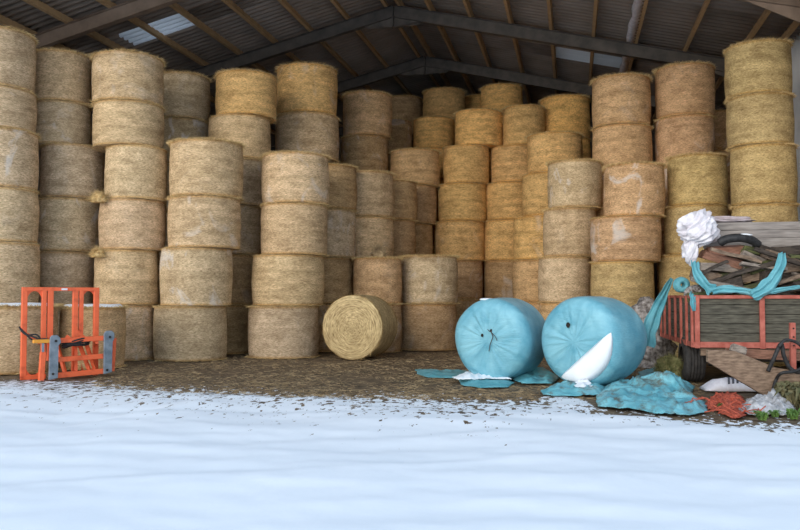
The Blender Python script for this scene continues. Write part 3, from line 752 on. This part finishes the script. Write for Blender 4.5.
for i in range(7):
    x = -0.08+i*0.065
    for j in range(2):
        yy = -0.15+j*0.10
        def sz(xx, yy): 
            e = min(xx/0.82+0.5, 0.5-xx/0.82)*2; f = min(yy/0.42+0.5, 0.5-yy/0.42)*2; return 0.02+0.19*min(1, e*2.2)**0.6*min(1, f*1.6)**0.6*(0.7+0.5*(xx/0.82+0.5))
        pts_ = []
        for dx_, dy_ in ((0, 0), (0.032, 0), (0.055, 0.075), (0.023, 0.075)):
            X_, Y_ = x+dx_+0.02*j, yy+dy_; pts_.append((X_, Y_+0.02*math.sin(X_*9)-0.004, sz(X_, Y_)+0.012))
        lo_ = [bm.verts.new((p_[0], p_[1], p_[2]-0.02)) for p_ in pts_]; hi_ = [bm.verts.new(p_) for p_ in pts_]
        bm.faces.new(hi_); bm.faces.new(lo_[::-1])
        for k in range(4): bm.faces.new((lo_[k], lo_[(k+1) % 4], hi_[(k+1) % 4], hi_[k]))
link('printed_bars', bm, M['ink'], root)

# weeds
def weed(px, py, s, n, m, label, seed):
    r0 = random.Random(seed); bm = bmesh.new()
    for i in range(n):
        a = r0.uniform(0, 2*PI); l = s*r0.uniform(0.5, 1.1); out = r0.uniform(0.3, 1.0)
        p0 = Vector((r0.uniform(-.3, .3)*s, r0.uniform(-.3, .3)*s, 0)); mid = p0+Vector((math.cos(a)*l*out*.5, math.sin(a)*l*out*.5, l*0.8)); end = p0+Vector((math.cos(a)*l*out, math.sin(a)*l*out, l*r0.uniform(0.3, 0.8)))
        w = Vector((-math.sin(a), math.cos(a), 0))*s*0.09
        v = [bm.verts.new(q) for q in (p0-w*.3, p0+w*.3, mid+w, mid-w, end)]
        bm.faces.new((v[0], v[1], v[2], v[3])); bm.faces.new((v[3], v[2], v[4]))
    o = link('weed_plant', bm, m, loc=gp(px, py)); o.modifiers.new('t', 'SOLIDIFY').thickness = 0.002
    tag(o, label, 'weed', 'weeds at the snow edge')
weed(722, 410, 0.10, 45, M['leaf'], 'small green weed growing between the red twine', 1)
weed(762, 420, 0.12, 60, M['leaf'], 'low green weed at the snow edge before the dirty film', 2)
weed(775, 417, 0.10, 50, M['leaf'], 'green weed on the right of the dirty white film', 3)
weed(793, 419, 0.14, 60, M['leaf'], 'green weed nearest the right photo edge', 4)
weed(795, 408, 0.36, 90, M['dryleaf'], 'tall withered weed clump before the red post', 5)
weed(786, 399, 0.30, 70, M['dryleaf'], 'withered weed clump behind the foot of the drawbar', 6)

# ================================================================ TRAILER
AT = math.radians(10); td = 12.2
T0 = Vector(((694-400)/F*td, td, 0)); TL = 3.2; TW = 2.12; ZB = 0.63; ZT = 1.44
tr = empty('farm_trailer', T0, -AT); tag(tr, 'old farm trailer with dark board sides in a faded red frame', 'trailer')
def TP(x, y, z): return T0+Vector((x*math.cos(AT)+y*math.sin(AT), -x*math.sin(AT)+y*math.cos(AT), z))
bm = bmesh.new()
for i in range(5): box(bm, (TW/2, 0.03, ZB+0.09+0.148*i+0.06), (TW-0.02, 0.03, 0.142))
bevelled(bm, 0.006); tg = link('tailgate_boards', bm, M['board'], tr)
bm = bmesh.new()
for z, h in ((ZT-0.02, 0.055), (ZB+0.045, 0.09)): box(bm, (TW/2, 0.0, z), (TW+0.06, 0.05, h))
for x in (0.035, 0.99, TW-0.035): box(bm, (x, -0.012, (ZB+ZT)/2), (0.075, 0.05, ZT-ZB+0.02))
bevelled(bm, 0.006); link('tailgate_frame', bm, M['redpaint'], tr)
for sx, nm in ((0.0, 'side_boards'), (TW, 'side_boards')):
    bm = bmesh.new()
    for i in range(5): box(bm, (sx, TL/2+0.03, ZB+0.09+0.148*i+0.06), (0.03, TL, 0.142))
    bevelled(bm, 0.006); link(nm, bm, M['board'], tr)
    bm = bmesh.new(); s = -1 if sx == 0 else 1
    for z, h in ((ZT-0.02, 0.05), (ZB+0.04, 0.08)): box(bm, (sx+s*0.01, TL/2, z), (0.05, TL, h))
    for y in (0.05, 0.5, 1.0, 1.55, 2.15, 2.7, TL-0.04): box(bm, (sx+s*0.03, y, (ZB+ZT)/2), (0.04, 0.07, ZT-ZB))
    bevelled(bm, 0.005); link('side_frame', bm, M['redpaint'], tr)
bm = bmesh.new(); box(bm, (TW/2, TL/2+0.04, ZB+0.03), (TW-0.04, TL-0.05, 0.06)); link('load_floor', bm, M['board'], tr)
bm = bmesh.new(); box(bm, (TW/2, TL, (ZB+ZT)/2), (TW, 0.04, ZT-ZB)); link('front_board', bm, M['board'], tr)
bm = bmesh.new()
for x in (0.5, TW-0.5): box(bm, (x, TL/2+0.1, ZB-0.07), (0.1, TL, 0.14))
box(bm, (TW/2, 0.12, ZB-0.07), (TW-0.2, 0.1, 0.12)); link('chassis', bm, M['rustboard'], tr)
bm = bmesh.new(); tube(bm, [(0.1, 0.95, 0.39), (TW-0.1, 0.95, 0.39)], 0.045, 12); link('axle', bm, M['steel'], tr)
def wheel(x):
    bm = bmesh.new(); seg = 48; R = 0.39; W = 0.34; prevr = None
    prof = [(-W/2, 0.20), (-W/2, 0.30), (-W/2+0.02, 0.355), (-W/2+0.05, 0.38)]
    for k in range(5):
        a = -W/2+0.05+(W-0.1)*k/5; b_ = -W/2+0.05+(W-0.1)*(k+1)/5
        prof += [(a, R), (b_-0.016, R), (b_-0.014, R-0.02), (b_-0.002, R-0.02)]
    prof += [(W/2-0.05, 0.38), (W/2-0.02, 0.355), (W/2, 0.30), (W/2, 0.20)]
    for k in range(seg+1):
        a = 2*PI*k/seg; cur = [bm.verts.new((px_, math.sin(a)*rr, math.cos(a)*rr)) for px_, rr in prof]
        if prevr:
            for q in range(len(prof)-1): bm.faces.new((prevr[q], prevr[q+1], cur[q+1], cur[q]))
        prevr = cur
    bmesh.ops.remove_doubles(bm, verts=bm.verts, dist=0.0003)
    w = link('wheel', bm, M['tyre'], tr, loc=(x, 0.95, 0.39))
    bm = bmesh.new(); tube(bm, [(-0.06, 0, 0), (0.06, 0, 0)], 0.215, 24); tube(bm, [(-0.12, 0, 0), (0.12, 0, 0)], 0.06, 14)
    link('hub', bm, M['redpaint'], w)
wheel(0.13); wheel(TW-0.13)
bm = bmesh.new()
beam(bm, (0.7, TL, 0.55), (TW/2, TL+0.9, 0.45), 0.08, 0.1); beam(bm, (TW-0.7, TL, 0.55), (TW/2, TL+0.9, 0.45), 0.08, 0.1); link('drawbar', bm, M['redpaint'], tr)
bm = bmesh.new(); beam(bm, (TW/2, TL+0.85, 0.0), (TW/2, TL+0.85, 0.45), 0.07, 0.07); link('prop_stand', bm, M['steel'], tr)

# scrap timber heaped on the trailer
tc = {'w_red': 'reddish', 'w_brown': 'brown', 'w_dark': 'blackened', 'w_moss': 'mossy green', 'w_grey': 'grey'}
rt = random.Random(12); rowsn = ['lowest', 'second', 'third', 'fourth', 'fifth', 'uppermost']
cnt = {}
pieces = []
for row in range(6):
    z = 1.43+row*0.15; xa = -0.02+row*0.075; xb = TW-0.1; x = xa; i = 0
    while x < xb-0.15:
        ln = rt.uniform(0.30, 0.8); th = rt.uniform(0.10, 0.17); wd = rt.uniform(0.16, 0.3)
        m = rt.choice(['w_dark', 'w_brown', 'w_moss', 'w_grey', 'w_dark', 'w_brown', 'w_dark'] if row > 1 else ['w_dark', 'w_moss', 'w_dark', 'w_dark', 'w_brown'])
        if row >= 4 and i == 0: m = 'w_red'
        tilt = rt.uniform(-0.4, 0.4); yaw = rt.uniform(-0.5, 0.5)
        for lay_ in range(2):
            bm = bmesh.new(); L_ = ln*(1 if lay_ == 0 else rt.uniform(1, 1.5)); y = 0.40+row*0.06+lay_*0.36
            box(bm, (0, 0, 0), (L_, wd, th))
            bmesh.ops.subdivide_edges(bm, edges=[e for e in bm.edges if e.calc_length() > L_*0.9], cuts=7, use_grid_fill=True)
            sd = rt.uniform(0, 99)
            for v in bm.verts:
                n_ = noise.noise(Vector((v.co.x*4, v.co.y*6, sd))); v.co.z += 0.02*n_; v.co.y += 0.015*noise.noise(Vector((v.co.x*5, sd, v.co.z*3)))
                if abs(v.co.x) > L_*0.49: v.co.x += 0.035*noise.noise(Vector((v.co.y*20, v.co.z*20, sd)))
            bevelled(bm, 0.006)
            o = link('timber_offcut', bm, M[m], loc=TP(min(x+L_/2, TW-L_/2+0.05), y, z+rt.uniform(-.02, .02)), rot=(rt.uniform(-.25, .25), tilt, yaw-AT))
            tag(o, '%s timber offcut, %s from left in the %s %s layer of the trailer heap' % (tc[m], ordn[i], rowsn[row], 'front' if lay_ == 0 else 'rear'), 'timber offcut', 'scrap timber heaped on the trailer')
        x += ln*0.86; i += 1
slot = [('w_grey', 0.30, 1.62, 0.9, 0.22, 'leaning up to the left'), ('w_dark', 0.62, 1.80, 1.1, -0.30, 'slanting down to the right'), ('w_brown', 0.55, 2.08, 0.8, 0.28, 'sticking up under the rubber strip'),
        ('w_moss', 1.15, 1.66, 1.0, -0.16, 'low behind the film swathe'), ('w_dark', 1.25, 2.02, 0.9, 0.36, 'rising to the right below the trough'), ('w_brown', 1.55, 1.78, 0.9, -0.34, 'slanting right of the film swathe'),
        ('w_grey', 0.95, 1.90, 0.7, 0.12, 'across the middle of the heap'), ('w_dark', 0.18, 1.86, 0.55, -0.5, 'steep at the left end'), ('w_moss', 1.70, 2.05, 0.7, 0.05, 'near the right photo edge')]
for m, x, z, L_, ti, wh in slot:
    bm = bmesh.new(); box(bm, (0, 0, 0), (L_, rt.uniform(0.08, 0.14), rt.uniform(0.04, 0.07)))
    bmesh.ops.subdivide_edges(bm, edges=[e for e in bm.edges if e.calc_length() > L_*0.9], cuts=8, use_grid_fill=True)
    for v in bm.verts: v.co.z += 0.03*noise.noise(Vector((v.co.x*2.5, x*9, 0))); v.co.y += 0.01*noise.noise(v.co*9)
    bevelled(bm, 0.005)
    o = link('timber_lath', bm, M[m], loc=TP(x+0.15, 0.27+rt.uniform(0, 0.05), z), rot=(rt.uniform(-.2, .2), ti, rt.uniform(-.12, .12)-AT))
    tag(o, 'thin %s timber lath %s, trailer heap' % (tc[m], wh), 'timber lath', 'timber laths on the trailer heap')
bm = bmesh.new(); nx, ny = 20, 30; gg = []
for i in range(nx+1):
    gg.append([bm.verts.new((0.05+(TW-0.1)*i/nx, 0.1+(TL-0.2)*j/ny, (ZB+0.07) if i in (0, nx) or j in (0, ny) else 1.30+0.06*noise.noise(Vector((i*0.7, j*0.7, 0))))) for j in range(ny+1)])
for i in range(nx):
    for j in range(ny): bm.faces.new((gg[i][j], gg[i+1][j], gg[i+1][j+1], gg[i][j+1]))
bm.faces.new([gg[i][0] for i in range(nx+1)]+[gg[nx][j] for j in range(1, ny+1)]+[gg[i][ny] for i in range(nx-1, -1, -1)]+[gg[0][j] for j in range(ny-1, 0, -1)])
tag(link('debris_load', bm, M['w_dark'], loc=T0, rot=(0, 0, -AT)), 'dark rotted debris filling the trailer box beneath the timber', 'debris', kind='stuff')
# black curved piece with snow
pp = TP(0.8, 0.55, 2.30); bm = bmesh.new()
tube(bm, smoothpath([(-0.32, 0, -0.02), (-0.22, -0.06, 0.05), (0, -0.1, 0.07), (0.2, -0.05, 0.03), (0.33, 0, -0.05)], 5), [0.03]+[0.07]*19+[0.03], 10)
bm2 = bm; o = link('tyre_strip', bm2, M['rubber'], smooth=True, loc=pp); tag(o, 'black curved rubber strip on top of the timber heap', 'rubber strip')
def lump(name, c, rad, m, label, cat, amp=0.3, fr=2.5, sub=5, seed=0, group=None, clampz=None, st=(1, 1, 1), diag=False):
    bm = bmesh.new(); vs = bmesh.ops.create_icosphere(bm, subdivisions=sub, radius=1)['verts']; so = Vector((seed*3.7, 1, 2))
    for v in vs:
        d = v.co.copy(); q = Vector(((d.x+d.z)*0.45, d.y*0.9, (d.z-d.x)*2.0))+0.2*Vector((noise.noise(d*1.5+so), 0, noise.noise(d*1.5-so)))
        w = q if diag else Vector((d.x*st[0]+d.z*st[0]*0.5, d.y*st[1], d.z*st[2]))+0.3*Vector((noise.noise(d*2+so), noise.noise(d*2+so+Vector((5, 0, 0))), 0))
        k = 1+0.22*noise.noise(d*1.3+so)+amp*((1-abs(noise.noise(w*fr+so)))**2-0.6)+amp*0.14*((1-abs(noise.noise(w*fr*2.1+so)))**2-0.6)
        v.co = Vector((d.x*rad[0]*k, d.y*rad[1]*k, d.z*rad[2]*k))
        if clampz is not None: v.co.z = max(v.co.z, clampz)
    o = link(name, bm, m, smooth=True, loc=c); tag(o, label, cat, group); return o
q_ = gp(648, 366)
lump('net_heap', q_+Vector((0, 0, 0.35)), (0.52, 0.42, 0.92), M['net'], 'grey heap of old net wrap behind the larger blue bale', 'net wrap', 0.3, 2.4, 5, 14, clampz=-0.35)
for i, (dx, dz, lb) in enumerate(((0.05, 0.085, 'snow lump resting on the black rubber strip'),)):
    lump('snow_patch', pp+Vector((dx, -0.08, dz+0.035)), (0.13, 0.06, 0.022), M['snow'], lb, 'snow', 0.1, sub=3)
0 and lump('snow_patch', TP(0.52, 0.12, 2.0), (0.07, 0.05, 0.02), M['snow'], 'small snow crumb on the left of the timber heap', 'snow', 0.1, sub=3)
# grey panel on top
bm = bmesh.new()
for i in range(3): box(bm, (1.36, 0.0, 0.085+i*0.135), (1.95, 0.05, 0.13))
bevelled(bm, 0.006)
for i in range(3): box(bm, (1.36, 0.0+0.3, 0.085+i*0.135), (1.95, 0.05, 0.13))
box(bm, (1.36, 0.15, 0.02), (1.95, 0.34, 0.04))
o = link('plank_trough', bm, M['greyboard'], loc=TP(0.02, 0.98, 2.245), rot=(0, 0, -AT)); tag(o, 'long grey weathered plank trough lying on top of the timber heap', 'plank trough')
lump('film_bundle', TP(0.20, 0.62, 2.53), (0.30, 0.24, 0.28), M['white'], 'crumpled white film bundle at the left top of the timber heap', 'plastic film', 0.34, 1.5, 6, 3, diag=True)
lump('film_bundle', TP(0.07, 0.62, 2.20), (0.12, 0.12, 0.24), M['white'], 'white film tail hanging below the white bundle', 'plastic film', 0.34, 1.5, 5, 5, diag=True)
lump('film_bundle', TP(0.78, 1.12, 2.72), (0.42, 0.16, 0.065), M['pinkfilm'], 'flat pinkish film lying along the top of the grey trough', 'plastic film', 0.3, 2.0, 5, 8, st=(1, 1, 1))

# turquoise film draped over the trailer
def ribbon(name, pts, widths, m, label, seed=0, across=10, side=None, group='turquoise film draped over the trailer', depth=0.03):
    P = smoothpath(pts, 10); bm = bmesh.new(); prev = None; n = len(P)
    for i, p in enumerate(P):
        t = i/(n-1); k = t*(len(widths)-1); a = int(min(k, len(widths)-2)); w = (widths[a]+(widths[a+1]-widths[a])*(k-a))*(1+0.45*noise.noise(Vector((t*6, seed*3.3, 1))))
        tan = (P[min(i+1, n-1)]-P[max(i-1, 0)]).normalized(); nrm = Vector((0, -1, 0.15)); s = tan.cross(nrm).normalized(); nn = s.cross(tan)
        cur = []
        for q in range(across+1):
            f = q/across-0.5; off = depth*math.sin(f*13+seed+2*noise.noise(Vector((t*3, seed, 0))))*(1+0.5*noise.noise(Vector((f*4, t*5, seed))))
            cur.append(bm.verts.new(p+s*(w*f)+nn*off))
        if prev:
            for q in range(across): bm.faces.new((prev[q], prev[q+1], cur[q+1], cur[q]))
        prev = cur
    o = link(name, bm, m, smooth=True); o.modifiers.new('t', 'SOLIDIFY').thickness = 0.008
    tag(o, label, 'plastic film', group); return o
ribbon('film_strip', [at(671, 279, 13.6), at(664, 293, 13.4), at(656, 312, 13.2), at(648, 332, 13.1), at(644, 345, 13.1)], [0.07, 0.12, 0.2, 0.27, 0.3], M['tarp'], 'turquoise film strip stretched from the trailer corner down to the blue bale', 1, 14)
ribbon('film_strip', [at(694, 262, 12.35), at(696, 272, 12.2), at(703, 283, 12.15), at(712, 291, 12.13)], [0.10, 0.14, 0.13, 0.2], M['tarp'], 'turquoise film strip running down the left front of the timber heap', 2)
ribbon('film_strip', [TP(-0.02, 0.12, 1.47), TP(-0.03, 0.0, 1.475), TP(-0.035, -0.045, 1.42), TP(-0.03, -0.05, 1.3), TP(-0.02, -0.05, 1.2)], [0.06, 0.08, 0.09, 0.08, 0.05], M['tarp'], 'short turquoise film end hanging over the trailer corner', 3, depth=0.012)
ribbon('film_strip', [at(712, 291, 12.12), at(725, 289, 12.1), at(740, 290, 12.06), at(756, 293, 12.0)], [0.10, 0.13, 0.12, 0.10], M['tarp'], 'crumpled turquoise film lying along the tailgate top', 4)
ribbon('film_strip', [at(783, 253, 12.1), at(781, 266, 12.0), at(773, 281, 11.93), at(760, 292, 11.9), at(752, 296, 11.92)], [0.10, 0.19, 0.22, 0.24, 0.1], M['tarp'], 'broad twisted turquoise film swathe hanging over the tailgate middle', 5, 14)
ribbon('film_strip', [at(762, 294, 11.95), at(780, 290, 11.95), at(800, 287, 11.95)], [0.06, 0.07, 0.05], M['tarp'], 'thin turquoise film trailing right along the tailgate', 6)
bm = bmesh.new(); rp = TP(-0.04, 0.75, 1.62)
for rr, yy in ((0.09, 0), (0.10, 0.05), (0.095, 0.10), (0.07, -0.01), (0.06, 0.1)):
    tube(bm, [Vector((math.cos(2*PI*k/24)*rr, yy, math.sin(2*PI*k/24)*rr)) for k in range(24)], 0.035, 8, closed=True)
o = link('film_roll', bm, M['tarp'], smooth=True, loc=rp); tag(o, 'turquoise film roll with dark core at the trailer corner', 'film roll')
lump('net_heap', TP(0.14, 0.62, 1.50), (0.17, 0.2, 0.11), M['net'], 'small grey tangle of net between film roll and timber heap', 'net wrap', 0.35, 3, 5, 9)

# implement parts at the right edge
root = empty('implement_frame', gp(772, 399)); tag(root, 'brown wedge-shaped implement beam standing in front of the trailer underside', 'implement'); q0 = root.location; dd = q0.y
def ip(px, py, Y=None): return at(px, py, Y or dd)-q0
bm = bmesh.new(); pl = [(708, 350), (735, 351), (776, 368), (812, 374), (812, 388), (778, 388), (778, 399), (770, 399), (708, 362)]
prism(bm, [(ip(x, y).x, ip(x, y).z) for x, y in pl], 0.0, 0.07); bevelled(bm, 0.004); link('wedge_beam', bm, M['rustboard'], root)
bm = bmesh.new(); beam(bm, ip(735, 354)+Vector((0, 0.3, 0.0)), ip(812, 358)+Vector((0, 0.3, 0)), 0.06, 0.13); link('cross_beam', bm, M['w_red'], root)
bm = bmesh.new(); box(bm, (ip(742, 350).x, 0.12, ip(742, 350).z), (0.22, 0.1, 0.12), (0, 0.3, 0)); bevelled(bm, 0.02, 2); link('bracket', bm, M['w_grey'], root)
root = empty('red_post', at(793, 362, 11.0)*1.0); g_ = root.location.z; root.location.z = 0
tag(root, 'red steel post with bolt holes near the right photo edge', 'post')
bm = bmesh.new(); box(bm, (0, 0, 0.53), (0.075, 0.06, 1.06)); bevelled(bm, 0.008); link('post', bm, M['redpaint'], root)
for z in (0.98, 0.86, 0.74):
    bm = bmesh.new(); tube(bm, [(0, -0.036, z), (0, -0.028, z)], 0.012, 12); link('bolt_hole', bm, M['hole'], root)
bm = bmesh.new()
tube(bm, smoothpath([at(768, 371, 10.9), at(774, 358, 10.85), at(781, 344, 10.85), at(784, 356, 10.85), at(790, 368, 10.85), at(800, 372, 10.8), at(808, 362, 10.8)], 8), 0.028, 8)
tag(link('rubber_hose', bm, M['rubber'], smooth=True), 'thick black rubber hose looping round the red post', 'hose', 'black hoses at the right edge')
bm = bmesh.new()
tube(bm, smoothpath([at(779, 347, 10.8), at(786, 340, 10.8), at(800, 345, 10.8), at(806, 362, 10.8), at(796, 371, 10.75), at(782, 373, 10.75), at(776, 380, 10.9), at(771, 398, 10.75)], 8), 0.022, 8)
tag(link('rubber_hose', bm, M['rubber'], smooth=True), 'second thinner black hose arching over before the red post', 'hose', 'black hoses at the right edge')

# ================================================================ ORANGE BALE GRAB
sc = 13.6/F
o0 = gp(22.5, 380); o1x, o1y = (97-400)/F*14.15, 14.15
yaw = math.atan2(o1y-o0.y, o1x-o0.x); W = math.hypot(o1x-o0.x, o1y-o0.y)
rg = empty('bale_grab', (o0.x, o0.y, 0), yaw); tag(rg, 'orange steel bale grab attachment with grey side plates standing on the snow edge', 'loader attachment')
HT = 1.58
def fx_(px): 
    # px of the back frame plane -> local x by intersecting the view ray with the frame line
    k = (px-400)/F; dx, dy = math.cos(yaw), math.sin(yaw)
    return (k*o0.y-o0.x)/(dx-k*dy)
def fz(py, x): 
    Y = o0.y+x*math.sin(yaw); return at(400, py, Y).z
def post(name, pa, pb, z0, z1, y=0, dpt=0.07, m='orange'):
    xa, xb = fx_(pa), fx_(pb); bm = bmesh.new(); box(bm, ((xa+xb)/2, y, (z0+z1)/2), (xb-xa, dpt, z1-z0)); bevelled(bm, 0.006); return link(name, bm, M[m], rg)
post('upright', 22, 27.5, 0.0, HT); post('upright', 42, 46.5, 0.42, HT); post('upright', 48, 53.5, 0.3, HT); post('upright', 73, 78, 0.1, HT)
post('upright', 79.5, 83.5, 0.5, HT); post('upright', 94, 99, 0.0, HT)
post('top_rail', 22, 99, HT-0.06, HT+0.005, dpt=0.075)
post('bottom_rail', 22, 47, 0.0, 0.08); post('bottom_rail', 73, 99, 0.02, 0.09)
def arch(pa, pb, z0, z1, flip=1):
    """plate with an oval opening, framing the side bays"""
    xa, xb = fx_(pa), fx_(pb); w = (xb-xa); R = w/2
    for top in (1, -1):
        pts = []; bm = bmesh.new()
        zc = z1-R*1.6 if top == 1 else z0+R*1.6
        ze = z1 if top == 1 else z0
        for k in range(13):
            a = PI*k/12; pts.append(((xa+xb)/2-math.cos(a)*R, zc+top*math.sin(a)*R*1.5))
        A = [bm.verts.new((x, -0.012, z)) for x, z in pts]; B = [bm.verts.new((x, 0.012, z)) for x, z in pts]
        A2 = [bm.verts.new((x, -0.012, ze)) for x, z in pts]; B2 = [bm.verts.new((x, 0.012, ze)) for x, z in pts]
        for k in range(12):
            bm.faces.new((A[k], A[k+1], A2[k+1], A2[k])); bm.faces.new((B[k+1], B[k], B2[k], B2[k+1])); bm.faces.new((A[k+1], A[k], B[k], B[k+1]))
        link('gusset_plate', bm, M['orange'], rg)
arch(27, 42.5, 0.06, HT-0.05); arch(83, 94.5, 0.06, HT-0.05)
arch(53, 73.5, 1.35, HT-0.05) if False else None
yf = -0.32
def fb(px, py, yoff):
    """local point on plane y=yoff in front of the frame"""
    k = ray(px, py); c, s = math.cos(yaw), math.sin(yaw)
    o = Vector((0, 0, HC))-Vector((o0.x, o0.y, 0)); ol = Vector((o.x*c+o.y*s, -o.x*s+o.y*c, o.z)); dl = Vector((k.x*c+k.y*s, -k.x*s+k.y*c, k.z))
    t = (yoff-ol.y)/dl.y; return ol+dl*t
for (a, b_, w) in (((52, 341), (104, 338), 0.085), ((54, 360), (104, 356), 0.085), ((52, 376), (104, 371), 0.09)):
    bm = bmesh.new(); beam(bm, fb(*a, yf), fb(*b_, yf), 0.07, w); bevelled(bm, 0.006); link('cross_bar', bm, M['orange'], rg)
def plate(pts, y, t, m, name='side_plate'):
    bm = bmesh.new(); prism(bm, [(fb(x, z, y).x, max(0.0, fb(x, z, y).z)) for x, z in pts], y-t/2, y+t/2); bevelled(bm, 0.004); return link(name, bm, M[m], rg)
pa = plate([(50, 338), (52, 335.5), (57, 335), (60, 338), (60.5, 343), (58, 345), (57.5, 378), (48.5, 380)], yf-0.06, 0.05, 'slate')
pb = plate([(104, 334), (106, 331), (111, 330.5), (114, 333), (114, 338), (112, 342), (111.5, 372), (103.5, 374)], yf-0.06, 0.05, 'slate')
for p_, c_ in ((pa, (56, 341)), (pa, (53, 374)), (pb, (110, 337)), (pb, (107, 370))):
    q = fb(*c_, yf-0.09); bm = bmesh.new(); tube(bm, [q+Vector((0, -0.012, 0)), q+Vector((0, 0.02, 0))], 0.022, 12); link('bolt', bm, M['rubber'], p_)
bm = bmesh.new(); beam(bm, fb(114.5, 338, yf+0.05), fb(112.5, 371, yf+0.05), 0.07, 0.05); link('outer_bar', bm, M['orange'], rg)
bm = bmesh.new(); beam(bm, fb(43, 352, yf), fb(41, 380.5, yf), 0.085, 0.085); bevelled(bm, 0.006); link('support_leg', bm, M['orange'], rg)
bm = bmesh.new(); beam(bm, fb(33, 341.5, yf), fb(52, 341, yf), 0.08, 0.06); bevelled(bm, 0.006); link('latch_bar', bm, M['yellow'], rg)
bm = bmesh.new(); beam(bm, fb(43, 343, yf), fb(43, 352, yf), 0.035, 0.035); link('pin', bm, M['slate'], rg)
for (a, b_) in (((86, 343), (96, 372)), ((57, 345), (66, 376)), ((66, 336), (78, 344)), ((76, 340), (76, 374)), ((27, 334), (40, 343)), ((79, 343), (90, 372))):
    bm = bmesh.new(); q1 = fb(*a, -0.02); q2 = fb(*b_, yf*0.6 if b_[1] > 360 else -0.1); beam(bm, q1, q2, 0.05, 0.055); link('brace', bm, M['orange'], rg)
for (px1) in (52, 76, 96):
    bm = bmesh.new(); q1 = fb(px1, 373, 0.0); q2 = fb(px1-2, 376, yf); q1.z = q2.z = 0.09; beam(bm, q1, q2, 0.05, 0.06); link('floor_arm', bm, M['orange'], rg)
for px1, z in ((50, 0.62), (94, 0.62)):
    bm = bmesh.new(); q1 = fb(px1, 345, 0.0); q2 = fb(px1+3, 342, yf); beam(bm, q1, q2, 0.05, 0.06); link('upper_arm', bm, M['orange'], rg)
plate([(73, 328), (77, 329), (88, 339), (73, 341)], -0.06, 0.02, 'orange', 'gusset_plate')
bm = bmesh.new(); q = fb(64.5, 289.2, -0.045); box(bm, q, (0.10, 0.006, 0.035)); link('sticker', bm, M['white'], rg)
# hydraulic hoses
for k in range(3):
    bm = bmesh.new()
    pts = [fb(19+k, 327+k*1.8, -0.1), fb(25+k, 333+k, -0.12), fb(33+k*2, 340-k*2.5, -0.16), fb(44, 339+k*2, -0.2), fb(54, 341-k*1.5, -0.26), fb(64, 342+k*1.3, yf+0.02)]
    tube(bm, smoothpath(pts, 7), 0.015, 8); link('hydraulic_hose', bm, M['rubber'], rg, smooth=True)
cc_ = fb(76, 342.5, -0.22)
for k in range(5):
    bm = bmesh.new(); pts = []
    for j in range(28):
        a = 2*PI*j/28; rx = 0.22+0.018*math.sin(k*2.3); ry = 0.10+0.01*k
        pts.append(cc_+Vector((math.cos(a)*rx+0.012*math.sin(k*3), math.sin(a)*ry, (k-2)*0.022+0.02*math.sin(a*2+k)+0.03*math.cos(a))))
    tube(bm, pts, 0.015, 8, closed=True); link('hose_coil', bm, M['rubber'], rg, smooth=True)

# ================================================================ LIGHT AND CAMERA
w = bpy.data.worlds.new('World'); bpy.context.scene.world = w; w.use_nodes = True
nt = w.node_tree; bg = nt.nodes['Background']
tcw = N(nt, 'ShaderNodeTexCoord'); sx = N(nt, 'ShaderNodeSeparateXYZ'); L(nt, tcw.outputs['Generated'], sx.inputs[0])
r = ramp(nt, sx.outputs[2], [(0.0, (0.92, 0.96, 1.0)), (0.12, (0.85, 0.92, 1.0)), (0.30, (0.45, 0.56, 0.68)), (1.0, (0.29, 0.40, 0.55))])
L(nt, r.outputs[0], bg.inputs[0]); bg.inputs[1].default_value = 1.75
sd = bpy.data.lights.new('low_sun', 'SUN'); sd.energy = 2.1; sd.angle = math.radians(45); sd.color = (1.0, 0.89, 0.74)
so = bpy.data.objects.new('low_sun', sd); C.objects.link(so)
dirv = Vector((0.52, 0.82, -0.19)); so.rotation_euler = dirv.to_track_quat('-Z', 'Y').to_euler()
cam = bpy.data.cameras.new('camera'); cam.lens = F/800*36; cam.sensor_width = 36; cam.clip_end = 300
co = bpy.data.objects.new('camera', cam); C.objects.link(co); co.location = (0, 0, HC); co.rotation_euler = (PI/2+PITCH, 0, 0)
sc_ = bpy.context.scene; sc_.camera = co
sc_.view_settings.view_transform = 'Standard'; sc_.view_settings.look = 'None'; sc_.view_settings.gamma = 1; sc_.view_settings.exposure = 0.12

RZ = Matrix.Rotation(TH, 4, 'Z')
bpy.context.view_layer.update()
done = set()
for o in list(C.objects):
    if o.parent is not None: continue
    if o.type == 'MESH' and o.location.length < 1e-6 and abs(o.rotation_euler.z) < 1e-6 and o.data.name not in done:
        o.data.transform(RZ); done.add(o.data.name)
    elif o.type == 'EMPTY' and o.location.length < 1e-6:
        for ch in o.children: ch.data.transform(RZ)
    else:
        o.matrix_world = RZ @ o.matrix_world
